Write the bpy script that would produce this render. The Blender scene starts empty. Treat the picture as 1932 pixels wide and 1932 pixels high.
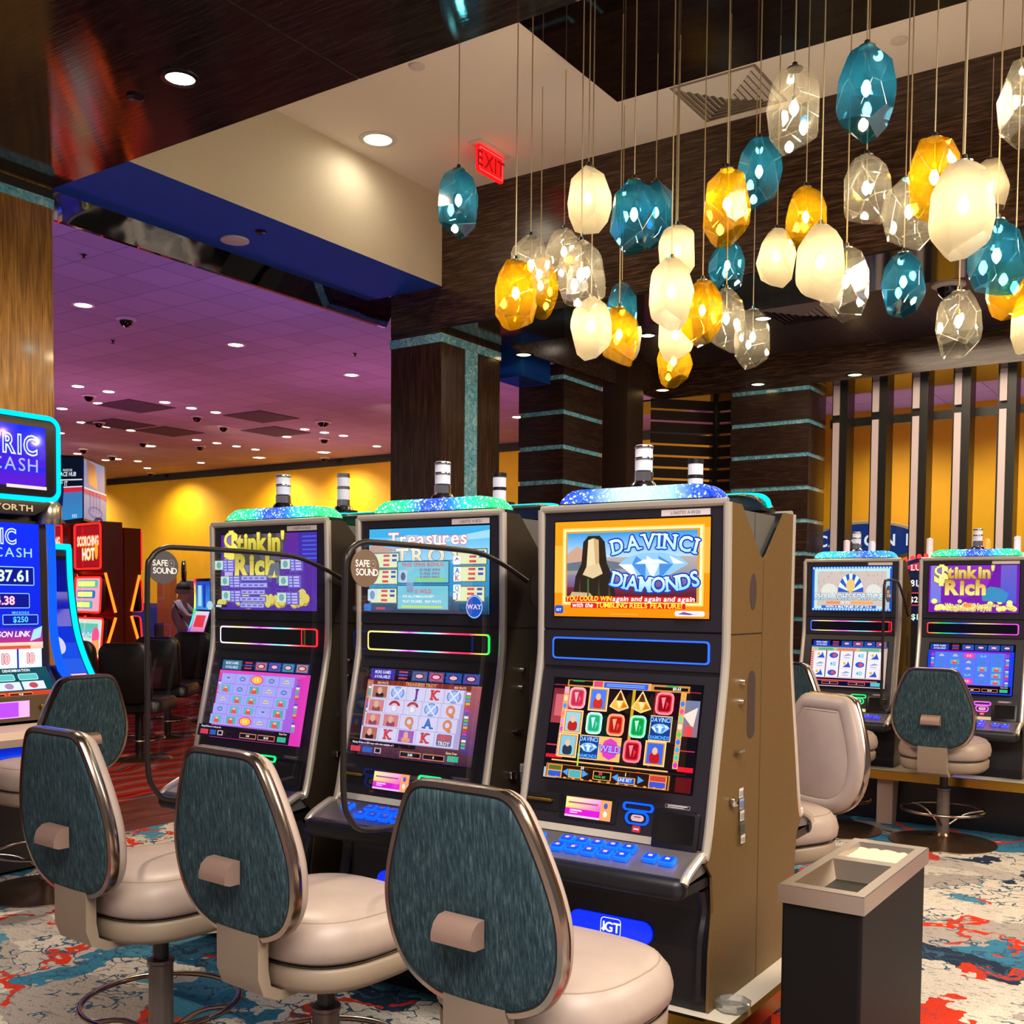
import bpy, bmesh, math, random
from mathutils import Vector, Matrix
C = bpy.context.scene.collection
PI = math.pi
# ------------------------------------------------------------------ camera
F_PX, CY, YAW, PITCH, ROLL, EYE = 2014.54, 1219.47, 0.59691, -0.0446993, 0.00914365, 1.45
fw = Vector((-math.sin(YAW) * math.cos(PITCH), math.cos(YAW) * math.cos(PITCH), math.sin(PITCH)))
_r = Vector((math.cos(YAW), math.sin(YAW), 0)); _u = _r.cross(fw)
rt = math.cos(ROLL) * _r + math.sin(ROLL) * _u
up = -math.sin(ROLL) * _r + math.cos(ROLL) * _u
EYEP = Vector((0, 0, EYE))
cam = bpy.data.cameras.new('camera'); camo = bpy.data.objects.new('camera', cam); C.objects.link(camo)
cam.sensor_width = 36; cam.lens = F_PX / 1932 * 36
cam.shift_y = (CY - 966) / 1932; cam.clip_start = 0.05; cam.clip_end = 200
M3 = Matrix((rt, up, -fw)).transposed()
camo.matrix_world = Matrix.Translation(EYEP) @ M3.to_4x4()
bpy.context.scene.camera = camo
# ------------------------------------------------------------------ world, exposure
sc = bpy.context.scene
w = bpy.data.worlds.new('world'); sc.world = w; w.use_nodes = True
bg = w.node_tree.nodes['Background']
bg.inputs[0].default_value = (0.34, 0.29, 0.30, 1); bg.inputs[1].default_value = 0.42
sc.view_settings.view_transform = 'Standard'
try: sc.view_settings.look = 'None'
except Exception: pass
sc.view_settings.exposure = 0.4; sc.view_settings.gamma = 1.0; sc.view_settings.use_curve_mapping = False
cy = sc.cycles
cy.use_denoising = True
cy.max_bounces = 10; cy.transparent_max_bounces = 24; cy.sample_clamp_indirect = 4.0
cy.caustics_reflective = False; cy.caustics_refractive = False
# ------------------------------------------------------------------ added fill lights
def area(name, loc, size, power, col, rot=(0, 0, 0), sy=None, spread=None):
    l = bpy.data.lights.new(name, 'AREA'); l.energy = power; l.color = col; l.size = size
    if sy: l.shape = 'RECTANGLE'; l.size_y = sy
    if spread: l.spread = spread
    o = bpy.data.objects.new(name, l); o.location = loc; o.rotation_euler = rot; C.objects.link(o)
    return o
def spot(name, loc, power, col, ang=1.6, blend=0.7, rot=(0, 0, 0), r=0.05):
    l = bpy.data.lights.new(name, 'SPOT'); l.energy = power; l.color = col; l.spot_size = ang; l.spot_blend = blend
    l.shadow_soft_size = r
    o = bpy.data.objects.new(name, l); o.location = loc; o.rotation_euler = rot; C.objects.link(o)
    return o
WARM = (1.0, 0.80, 0.58); NEUT = (1.0, 0.90, 0.80)
area('overhead_fill', (0.6, 0.2, 4.05), 3.0, 370, NEUT, sy=3.5)  # added area fill overhead, without a luminaire
area('side_fill', (3.2, 5.6, 4.6), 2.5, 420, WARM, sy=3.0)  # unseen area fill from the side, no fitting
area('rear_fill', (-1.5, 9.6, 4.0), 3.0, 110, WARM, sy=2.0)  # unseen area fill behind the bulkhead, no fitting
for gx, gy, ge, gc in ((-10, 5, 130, (.45, .22, .9)), (-9.2, 9.5, 150, (.42, .22, .95)), (-12, 14, 210, (.70, .22, .62)), (-15, 7, 190, (.62, .22, .70)), (-18, 12, 230, (.74, .24, .58)), (-22, 8, 210, (.72, .26, .58)), (-26, 14, 260, (.78, .30, .55)), (-34, 11, 260, (.78, .32, .5)), (-9, 18, 190, (.66, .2, .65)), (-18, 18.5, 190, (.78, .3, .5))):
    spot('hall_violet_fill', (gx, gy, 1.9), ge, gc, 2.75, 1.0, (PI, 0, 0), .25)  # added upward spots tint the hall ceiling, standing in for machine glow
# ------------------------------------------------------------------ pixel helpers (1932 frame) used to read places off the photograph
def ray(px, py): return ((px - 966) * rt + (CY - py) * up + F_PX * fw) / F_PX
def AZ(px, py, z): d = ray(px, py); return EYEP + d * ((z - EYE) / d.z)
def AX(px, py, x): d = ray(px, py); return EYEP + d * (x / d.x)
def AY(px, py, y): d = ray(px, py); return EYEP + d * (y / d.y)
def AD(px, py, dep): return EYEP + ray(px, py) * dep
# ------------------------------------------------------------------ colours, materials
def lin(c):
    if isinstance(c, str):
        c = c.lstrip('#'); c = [int(c[i:i + 2], 16) / 255 for i in (0, 2, 4)]
    return tuple((x / 12.92 if x <= 0.04045 else ((x + 0.055) / 1.055) ** 2.4) for x in c[:3])
MATS = {}
class N:
    def __init__(s, name):
        s.m = bpy.data.materials.new(name); s.m.use_nodes = True; s.t = s.m.node_tree
        s.t.nodes.clear(); s.out = s.n('ShaderNodeOutputMaterial')
    def n(s, kind, **kw):
        nd = s.t.nodes.new(kind)
        for k, v in kw.items():
            if hasattr(nd, k) and not k.startswith('in_'): setattr(nd, k, v)
        return nd
    def l(s, a, b): s.t.links.new(a, b)
    def surf(s, sock): s.l(sock, s.out.inputs['Surface'])
    def pbr(s, col=(.5, .5, .5), rough=.5, metal=0., spec=.5, coat=0., em=None, es=0.):
        p = s.n('ShaderNodeBsdfPrincipled')
        p.inputs['Base Color'].default_value = (*col, 1); p.inputs['Roughness'].default_value = rough
        p.inputs['Metallic'].default_value = metal; p.inputs['Specular IOR Level'].default_value = spec
        p.inputs['Coat Weight'].default_value = coat; p.inputs['Coat Roughness'].default_value = .08
        if em: p.inputs['Emission Color'].default_value = (*em, 1); p.inputs['Emission Strength'].default_value = es
        s.surf(p.outputs[0]); return p
    def coords(s, scale=(1, 1, 1), kind='Object'):
        tc = s.n('ShaderNodeTexCoord'); mp = s.n('ShaderNodeMapping'); mp.inputs['Scale'].default_value = scale
        s.l(tc.outputs[kind], mp.inputs[0]); return mp.outputs[0]
    def noise(s, vec, scale=5, detail=4, rough=.55, dist=0):
        nz = s.n('ShaderNodeTexNoise'); nz.inputs['Scale'].default_value = scale; nz.inputs['Detail'].default_value = detail
        nz.inputs['Roughness'].default_value = rough; nz.inputs['Distortion'].default_value = dist
        s.l(vec, nz.inputs['Vector']); return nz
    def ramp(s, fac, stops, interp='LINEAR'):
        r = s.n('ShaderNodeValToRGB'); r.color_ramp.interpolation = interp
        e = r.color_ramp.elements
        while len(e) < len(stops): e.new(0.5)
        for i, (p, c) in enumerate(stops): e[i].position = p; e[i].color = (*c, 1)
        s.l(fac, r.inputs[0]); return r.outputs[0]
    def bump(s, h, p, strength=.3, dist=.01):
        b = s.n('ShaderNodeBump'); b.inputs['Strength'].default_value = strength; b.inputs['Distance'].default_value = dist
        s.l(h, b.inputs['Height']); s.l(b.outputs[0], p.inputs['Normal'])
def mat(name, col=None, rough=.5, metal=0., spec=.5, coat=0., em=None, es=0., noise=None):
    if name in MATS: return MATS[name]
    k = N(name); p = k.pbr(lin(col), rough, metal, spec, coat, lin(em) if em else None, es)
    if noise:                                   # (scale, amount, bump)
        nz = k.noise(k.coords(), noise[0], 5)
        c = lin(col); a = noise[1]
        k.l(k.ramp(nz.outputs[0], [(.3, tuple(x * (1 - a) for x in c)), (.7, tuple(min(1, x * (1 + a)) for x in c))]), p.inputs['Base Color'])
        if len(noise) > 2: k.bump(nz.outputs[0], p, noise[2], .004)
    MATS[name] = k.m; return k.m
def wood(name, c1, c2, c3, scale, rough=.25, spec=.5, coat=0., wav=0.):
    k = N(name); p = k.pbr(rough=rough, spec=spec, coat=coat)
    v = k.coords(scale); nz = k.noise(v, 3, 8, .65, .4)
    k.l(k.ramp(nz.outputs[0], [(.28, lin(c1)), (.5, lin(c2)), (.72, lin(c3))]), p.inputs['Base Color'])
    b = k.noise(k.coords((1, 1, 1)), 2.2, 2)
    mx = k.n('ShaderNodeMath', operation='MULTIPLY_ADD'); k.l(nz.outputs[0], mx.inputs[0]); mx.inputs[1].default_value = .25
    mw = k.n('ShaderNodeMath', operation='MULTIPLY'); k.l(b.outputs[0], mw.inputs[0]); mw.inputs[1].default_value = wav
    k.l(mw.outputs[0], mx.inputs[2]); k.bump(mx.outputs[0], p, .25, .004)
    MATS[name] = k.m; return k.m
def emit(name, col, s):
    if name in MATS: return MATS[name]
    k = N(name); e = k.n('ShaderNodeEmission'); e.inputs[0].default_value = (*lin(col), 1); e.inputs[1].default_value = s
    k.surf(e.outputs[0]); MATS[name] = k.m; return k.m
def screen_mat(name, s, coat=.10, sample=True):
    k = N(name); a = k.n('ShaderNodeAttribute', attribute_name='Col')
    e = k.n('ShaderNodeEmission'); e.inputs[1].default_value = s; k.l(a.outputs['Color'], e.inputs[0])
    g = k.n('ShaderNodeBsdfGlossy'); g.inputs['Roughness'].default_value = .05
    fr = k.n('ShaderNodeFresnel'); fr.inputs[0].default_value = 1.45
    ml = k.n('ShaderNodeMath', operation='MULTIPLY'); ml.inputs[1].default_value = coat * 8; k.l(fr.outputs[0], ml.inputs[0])
    mx = k.n('ShaderNodeMixShader'); k.l(ml.outputs[0], mx.inputs[0]); k.l(e.outputs[0], mx.inputs[1]); k.l(g.outputs[0], mx.inputs[2])
    k.surf(mx.outputs[0])
    if not sample: k.m.cycles.emission_sampling = 'NONE'
    MATS[name] = k.m; return k.m
screen_mat('screen_glow', 0.95); screen_mat('led_glow', 1.8, 0.0)
def col_mat(name, rough=.5):                     # printed surfaces (labels, signs that are not lit)
    k = N(name); p = k.pbr(rough=rough); a = k.n('ShaderNodeAttribute', attribute_name='Col'); k.l(a.outputs['Color'], p.inputs['Base Color'])
    MATS[name] = k.m; return k.m
col_mat('printed_surface')
# ------------------------------------------------------------------ mesh builder
class B:
    def __init__(s): s.v = []; s.f = []; s.mi = []; s.fc = []; s.hascol = False
    def add(s, vs, fs, m=0, col=None):
        o = len(s.v); s.v.extend([tuple(x) for x in vs])
        for f in fs:
            s.f.append([i + o for i in f]); s.mi.append(m)
            if col is None: s.fc.append(None)
            elif isinstance(col, list): s.hascol = True; s.fc.append([col[i] for i in f])
            else: s.hascol = True; s.fc.append(col)
        return s
    def box(s, a, b, m=0, col=None):
        x0, y0, z0 = a; x1, y1, z1 = b
        vs = [(x0, y0, z0), (x1, y0, z0), (x1, y1, z0), (x0, y1, z0), (x0, y0, z1), (x1, y0, z1), (x1, y1, z1), (x0, y1, z1)]
        return s.add(vs, [(0, 3, 2, 1), (4, 5, 6, 7), (0, 1, 5, 4), (1, 2, 6, 5), (2, 3, 7, 6), (3, 0, 4, 7)], m, col)
    def loft(s, rings, m=0, cap0=True, cap1=True, closed=True, col=None):
        n = len(rings[0]); vs = [p for r in rings for p in r]; fs = []
        for i in range(len(rings) - 1):
            for j in range(n if closed else n - 1):
                k = (j + 1) % n; fs.append((i * n + j, i * n + k, (i + 1) * n + k, (i + 1) * n + j))
        if cap0: fs.append(tuple(range(n - 1, -1, -1)))
        if cap1: fs.append(tuple(range((len(rings) - 1) * n, len(rings) * n)))
        return s.add(vs, fs, m, col)
    def tube(s, path, r, n=8, m=0, closed=False, col=None, cap=True):
        P = [Vector(p) for p in path]; rings = []; L = len(P); ref = None
        for i, p in enumerate(P):
            a = P[i - 1] if (i > 0 or closed) else p; b = P[(i + 1) % L] if (i < L - 1 or closed) else p
            t = (b - a).normalized()
            if ref is None:
                ref = t.orthogonal().normalized()
                if abs(t.z) < .9: ref = (Vector((0, 0, 1)) - t * t.z).normalized()
            ref = (ref - t * ref.dot(t)).normalized(); bn = t.cross(ref)
            rr = r[i] if isinstance(r, (list, tuple)) else r
            rings.append([p + rr * (math.cos(2 * PI * k / n) * ref + math.sin(2 * PI * k / n) * bn) for k in range(n)])
        if closed: rings.append(rings[0])
        return s.loft(rings, m, cap and not closed, cap and not closed, True, col)
    def cyl(s, p0, p1, r0, r1=None, n=20, m=0, col=None): return s.tube([p0, p1], [r0, r0 if r1 is None else r1], n, m, False, col)
    def lathe(s, prof, n=24, m=0, o=(0, 0, 0), col=None, cap0=True, cap1=True):
        rings = [[(o[0] + r * math.cos(2 * PI * k / n), o[1] + r * math.sin(2 * PI * k / n), o[2] + z) for k in range(n)] for r, z in prof]
        return s.loft(rings, m, cap0, cap1, True, col)
    def prism(s, pts, d0, d1, fr, m=0, bev=0., col=None):
        if bev > 0:
            st = [(bev, d0), (bev * .3, d0 + bev * .3), (0, d0 + bev), (0, d1 - bev), (bev * .3, d1 - bev * .3), (bev, d1)]
        else: st = [(0, d0), (0, d1)]
        return s.loft([[fr(x, y, d) for x, y in inset(pts, i)] for i, d in st], m, col=col)
    def build(s, name, mats, parent=None, smooth=30):
        me = bpy.data.meshes.new(name); me.from_pydata(s.v, [], s.f)
        if not isinstance(mats, (list, tuple)): mats = [mats]
        for x in mats: me.materials.append(MATS[x] if isinstance(x, str) else x)
        if any(s.mi): me.polygons.foreach_set('material_index', s.mi)
        if s.hascol:
            at = me.color_attributes.new('Col', 'FLOAT_COLOR', 'CORNER'); data = []
            for f, c in zip(s.f, s.fc):
                for i in range(len(f)):
                    cc = (0, 0, 0) if c is None else (c[i] if isinstance(c, list) else c)
                    data.extend((cc[0], cc[1], cc[2], 1))
            at.data.foreach_set('color', data)
        if smooth:
            me.polygons.foreach_set('use_smooth', [True] * len(me.polygons))
            me.set_sharp_from_angle(angle=math.radians(smooth))
        me.update()
        o = bpy.data.objects.new(name, me); C.objects.link(o)
        if parent: o.parent = parent
        return o
def inset(pts, d):
    if abs(d) < 1e-9: return pts
    n = len(pts); out = []
    ar = sum(pts[i][0] * pts[(i + 1) % n][1] - pts[(i + 1) % n][0] * pts[i][1] for i in range(n)); sg = 1 if ar > 0 else -1
    for i in range(n):
        x0, y0 = pts[i - 1]; x1, y1 = pts[i]; x2, y2 = pts[(i + 1) % n]
        a = Vector((x1 - x0, y1 - y0)); b = Vector((x2 - x1, y2 - y1))
        if a.length < 1e-9: a = b
        if b.length < 1e-9: b = a
        a.normalize(); b.normalize()
        n1 = Vector((-a.y, a.x)) * sg; n2 = Vector((-b.y, b.x)) * sg; v = n1 + n2
        if v.length < 1e-6: v = n1
        v.normalize(); k = max(.35, v.dot(n1)); out.append((x1 + v.x * d / k, y1 + v.y * d / k))
    return out
def rrect(x0, y0, x1, y1, r, n=5):
    r = min(r, abs(x1 - x0) / 2 - 1e-5, abs(y1 - y0) / 2 - 1e-5); P = []
    for cx, cy_, a in ((x1 - r, y1 - r, 0), (x0 + r, y1 - r, PI / 2), (x0 + r, y0 + r, PI), (x1 - r, y0 + r, 1.5 * PI)):
        for k in range(n + 1): t = a + PI / 2 * k / n; P.append((cx + r * math.cos(t), cy_ + r * math.sin(t)))
    return P
def ellipse(cx, cy_, rx, ry, n=24): return [(cx + rx * math.cos(2 * PI * k / n), cy_ + ry * math.sin(2 * PI * k / n)) for k in range(n)]
def cat(P, n=6, closed=False):                   # Catmull-Rom through points
    P = [Vector(p) for p in P]; L = len(P); out = []
    for i in range(L if closed else L - 1):
        p0 = P[i - 1] if (i > 0 or closed) else P[0]; p1 = P[i]; p2 = P[(i + 1) % L]; p3 = P[(i + 2) % L] if (i < L - 2 or closed) else P[-1]
        for k in range(n):
            t = k / n; out.append(.5 * ((2 * p1) + (p2 - p0) * t + (2 * p0 - 5 * p1 + 4 * p2 - p3) * t * t + (3 * p1 - p0 - 3 * p2 + p3) * t ** 3))
    if not closed: out.append(P[-1])
    return out
XZ = lambda x, y, d: (x, d, y)                   # drawing plane = front elevation, depth along y
YZ = lambda x, y, d: (d, x, y)                   # drawing plane = side elevation, depth along x
XY = lambda x, y, d: (x, y, d)                   # drawing plane = plan, depth along z
class Frame:                                     # a flat panel in space: 2D art goes onto it
    def __init__(s, o, ex, ey): s.o = Vector(o); s.ex = Vector(ex).normalized(); s.ey = Vector(ey).normalized(); s.n = s.ex.cross(s.ey)
    def __call__(s, x, y, d=0): return s.o + s.ex * x + s.ey * y + s.n * d
# ------------------------------------------------------------------ things, parts, structure
def thing(name, label, cat_, loc=(0, 0, 0), rz=0, group=None):
    o = bpy.data.objects.new(name, None); C.objects.link(o); o.location = loc; o.rotation_euler = (0, 0, rz)
    o.empty_display_size = .05; o['label'] = label; o['category'] = cat_
    if group: o['group'] = group
    return o
def tag(o, label, cat_, group=None):
    o['label'] = label; o['category'] = cat_
    if group: o['group'] = group
    return o
def struct(name, b, m, smooth=0):
    o = b.build(name, m, None, smooth); o['kind'] = 'structure'; return o
def dup(root, loc, rz, label, group=None):
    def cp(o, p):
        c = o.copy(); C.objects.link(c)
        if p: c.parent = p
        for ch in list(o.children): cp(ch, c)
        return c
    r = cp(root, None); r.location = loc; r.rotation_euler = (0, 0, rz); r['label'] = label
    if group: r['group'] = group
    return r
# ------------------------------------------------------------------ lettering (built-in font, cached as flat triangles)
GL = {}
def _load_glyphs():
    objs = []
    for wt, off in (('r', 0.0), ('b', 0.022), ('t', -0.012), ('x', 0.05)):
        for ch in "ABCDEFGHIJKLMNOPQRSTUVWXYZabcdefghijklmnopqrstuvwxyz0123456789$.,'!&-+:%":
            cu = bpy.data.curves.new('glyph', 'FONT'); cu.body = ch; cu.size = 1; cu.resolution_u = 3; cu.offset = off
            o = bpy.data.objects.new('glyph', cu); C.objects.link(o); objs.append((wt, ch, o, cu))
    dg = bpy.context.evaluated_depsgraph_get(); dg.update()
    for wt, ch, o, cu in objs:
        me = bpy.data.meshes.new_from_object(o.evaluated_get(dg))
        vs = [(v.co.x, v.co.y) for v in me.vertices]; fs = [tuple(p.vertices) for p in me.polygons]
        xs = [x for x, y in vs] or [0, .3]
        GL[wt, ch] = (vs, fs, min(xs), max(xs)); bpy.data.meshes.remove(me)
    for wt, ch, o, cu in objs: bpy.data.objects.remove(o); bpy.data.curves.remove(cu)
_load_glyphs()
CAP = max(y for x, y in GL['r', 'H'][0])
SERIF = {'D': [(.12, 0), (.12, 1)], 'A': [(.02, 0), (.98, 0)], 'V': [(.04, 1), (.96, 1)], 'I': [(.5, 0), (.5, 1)], 'N': [(.1, 0), (.1, 1), (.9, 1)],
         'M': [(.07, 0), (.07, 1), (.93, 0), (.93, 1)], 'T': [(.5, 0)], 'R': [(.12, 0), (.12, 1), (.95, 0)], 'Y': [(.5, 0), (.04, 1), (.96, 1)],
         'K': [(.12, 0), (.12, 1), (.92, 0), (.92, 1)], 'J': [(.8, 1)], 'P': [(.12, 0), (.12, 1)], 'H': [(.12, 0), (.12, 1), (.88, 0), (.88, 1)],
         'F': [(.12, 0), (.12, 1)], 'E': [(.12, 0), (.12, 1)], 'U': [(.1, 1), (.9, 1)], 'B': [(.1, 0), (.1, 1)], 'L': [(.12, 0), (.12, 1)], 'W': [(.03, 1), (.97, 1)],
         'r': [(.15, 0)], 'u': [(.12, .74)]}
def tw(txt, wt='r', tr=.06):
    x = 0
    for ch in txt: x += .3 if (wt, ch) not in GL else GL[wt, ch][3] - min(GL[wt, ch][2], .08) + tr
    return x - tr
class Art:                                       # layered flat artwork collected into one mesh
    def __init__(s, frame, step=.00035): s.b = B(); s.f = frame; s.d = 0.0; s.st = step
    def lay(s, k=1): s.d += s.st * k
    def poly(s, pts, col, m=0):
        s.lay(); s.b.add([s.f(x, y, s.d) for x, y in pts], [tuple(range(len(pts)))], m, lin(col) if not isinstance(col, list) else [lin(c) for c in col])
    def rect(s, x0, y0, x1, y1, col, m=0):
        if isinstance(col, tuple) and isinstance(col[0], str): b_, t_ = col; s.poly([(x0, y0), (x1, y0), (x1, y1), (x0, y1)], [b_, b_, t_, t_], m)
        else: s.poly([(x0, y0), (x1, y0), (x1, y1), (x0, y1)], col, m)
    def rr(s, x0, y0, x1, y1, r, col, m=0): s.poly(rrect(x0, y0, x1, y1, r, 3), col, m)
    def circ(s, x, y, rx, ry, col, n=18, m=0): s.poly(ellipse(x, y, rx, ry, n), col, m)
    def ring(s, pts, wd, col, m=0):
        s.lay(); n = len(pts); q = inset(pts, wd); vs = [s.f(x, y, s.d) for x, y in pts] + [s.f(x, y, s.d) for x, y in q]
        cl = lin(col) if not isinstance(col, list) else [lin(c) for c in col] * 2
        s.b.add(vs, [(i, (i + 1) % n, n + (i + 1) % n, n + i) for i in range(n)], m, cl)
    def box(s, x0, y0, x1, y1, fill, line, wd=.002, r=.004):
        s.rr(x0, y0, x1, y1, r, line); s.rr(x0 + wd, y0 + wd, x1 - wd, y1 - wd, max(r - wd, .001), fill)
    def text(s, txt, x, y, h, col, wt='b', al='c', sx=1., tr=.06, serif=False, shear=0., arc=None, rot=0., m=0, grad=None):
        s.lay(); k = h / CAP; W = tw(txt, wt, tr) * k * sx; x0 = {'c': -W / 2, 'l': 0, 'r': -W}[al]; cx = 0
        c0 = lin(col); c1 = lin(grad) if grad else None
        for ch in txt:
            if (wt, ch) not in GL: cx += .3 * k * sx; continue
            vs, fs, a, b_ = GL[wt, ch]; wg = (b_ - min(a, .08)) * k * sx; ox = x0 + cx
            def T(u, v):
                px = (u - min(a, .08)) * k * sx + v * k * shear; py = v * k
                if arc is None: X, Y = ox + px, py
                else:
                    mid = ox + wg / 2; th = mid / arc; lx = px - wg / 2
                    X = arc * math.sin(th) + lx * math.cos(th) + py * math.sin(th); Y = arc * (math.cos(th) - 1) + py * math.cos(th) - lx * math.sin(th)
                if rot: X, Y = X * math.cos(rot) - Y * math.sin(rot), X * math.sin(rot) + Y * math.cos(rot)
                return s.f(x + X, y + Y, s.d)
            cl = c0 if not c1 else [tuple(c0[i] + (c1[i] - c0[i]) * min(1, max(0, v / CAP)) for i in range(3)) for u, v in vs]
            s.b.add([T(u, v) for u, v in vs], fs, m, cl)
            if serif:
                for fx, fy in SERIF.get(ch, []):
                    gx = a + (b_ - a) * fx; hh = .075; y_ = fy * (CAP - hh) if fy in (0, 1) else fy * CAP - hh
                    q = [(gx - .17, y_), (gx + .17, y_), (gx + .13, y_ + hh), (gx - .13, y_ + hh)] if fy == 0 else [(gx - .13, y_), (gx + .13, y_), (gx + .17, y_ + hh), (gx - .17, y_ + hh)]
                    s.b.add([T(u, v) for u, v in q], [(0, 1, 2, 3)], m, c0 if not c1 else (c1 if fy else c0))
            cx += wg + tr * k * sx
    def otext(s, txt, x, y, h, col, out, ow=.09, **kw):   # text with an outline: darker letters offset round it, then the face
        d = ow * h
        for a in range(8):
            s.text(txt, x + d * math.cos(a * PI / 4), y + d * math.sin(a * PI / 4), h, out, **{k: v for k, v in kw.items() if k != 'grad'}); s.d -= s.st
        s.lay(); s.text(txt, x, y, h, col, **kw)
    def build(s, name, m, parent=None): return s.b.build(name, m, parent, 0)
# ================================================================== the setting
ZS, ZW, ZB, ZP = 4.10, 4.857, 3.745, 5.20        # soffit, coffer ceiling, rear bulkhead bottom, hall ceiling
XF, XC, YB = -6.53, -5.70, 7.27                  # left fascia, cream wall, rear bulkhead
wood('wood_bulkhead', '#1c110c', '#3d2b22', '#6e5344', (1.5, 22, 22), .22, .45, 0, .6)
wood('wood_soffit', '#131213', '#252223', '#3d3837', (1.5, 26, 26), .055, .5, 0, .5)
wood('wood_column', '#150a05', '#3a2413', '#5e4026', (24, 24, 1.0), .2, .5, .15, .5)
wood('wood_column_lit', '#4a2c10', '#90652c', '#c09048', (24, 24, 1.0), .2, .5, .3, .5)  # column wood lightened: lamp light put into its colours
wood('wood_band', '#120806', '#301d15', '#543826', (2.2, 2.2, 30), .28, .5, 0, .4)
mat('wood_plain', '#3a281e', .4); mat('black_edge', '#06060a', .35)
mat('white_ceiling', '#f3eae2', .8); mat('cream_wall', '#cfc9b4', .7, noise=(160, .05, .12))
mat('blue_paint', '#0f4cc8', .75); mat('black_paint', '#0a0a0e', .5)
mat('mirror', '#e8ecf4', .03, 1.0); mat('chrome', '#d8d8dc', .12, 1.0); mat('brushed_steel', '#c8bdb2', .30, 1.0)
mat('brass', '#b8923c', .22, 1.0); mat('bronze', '#a08376', .38, .35)
def _mirror_wavy():
    k = N('mirror_fascia'); p = k.pbr(lin('#8e939e'), .04, 1.0); nz = k.noise(k.coords((1.2, 1.2, 1.2)), 2.0, 1); k.bump(nz.outputs[0], p, .12, .05); MATS['mirror_fascia'] = k.m
_mirror_wavy()
def _panel():
    k = N('panel_gloss'); p = k.pbr(lin('#0c0808'), .03, 0, .8); nz = k.noise(k.coords((2, 24, 24)), 3, 5)
    k.l(k.ramp(nz.outputs[0], [(.3, lin('#080506')), (.7, lin('#1a1012'))]), p.inputs['Base Color']); MATS['panel_gloss'] = k.m
_panel()
def _teal():
    k = N('teal_glass'); p = k.pbr(rough=.18, spec=.6, coat=.4); nz = k.noise(k.coords((9, 9, 9)), 2.2, 4, .6, 1.6)
    k.l(k.ramp(nz.outputs[0], [(.3, lin('#3d97bb')), (.5, lin('#74c4de')), (.68, lin('#c8eef8'))]), p.inputs['Base Color']); MATS['teal_glass'] = k.m
_teal(); mat('chrome_blue_reflect', '#1c62d8', .06, .6, .8)  # chrome fascia box, its blue reflection put into the base colour
def _tiles(name, c, size, line, rough=.85, ang=0):
    k = N(name); p = k.pbr(rough=rough); br = k.n('ShaderNodeTexBrick'); br.offset = 0; br.offset_frequency = 1
    br.inputs['Scale'].default_value = 1; br.inputs['Brick Width'].default_value = size; br.inputs['Row Height'].default_value = size
    br.inputs['Mortar Size'].default_value = .008; br.inputs['Mortar Smooth'].default_value = .4
    a = lin(c); br.inputs['Color1'].default_value = (*a, 1); br.inputs['Color2'].default_value = (*[x * .86 for x in a], 1); br.inputs['Mortar'].default_value = (*lin(line), 1)
    v = k.coords((1, 1, 1)); k.l(v, br.inputs['Vector']); k.l(br.outputs[0], p.inputs['Base Color']); MATS[name] = k.m
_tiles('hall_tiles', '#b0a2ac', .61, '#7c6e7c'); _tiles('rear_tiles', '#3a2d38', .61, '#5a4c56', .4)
mat('yellow_wall', '#e6ae0c', .6, noise=(3, .05)); mat('blue_dado', '#1a2c9a', .6); mat('lilac_white', '#d9c8cc', .5)
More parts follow.
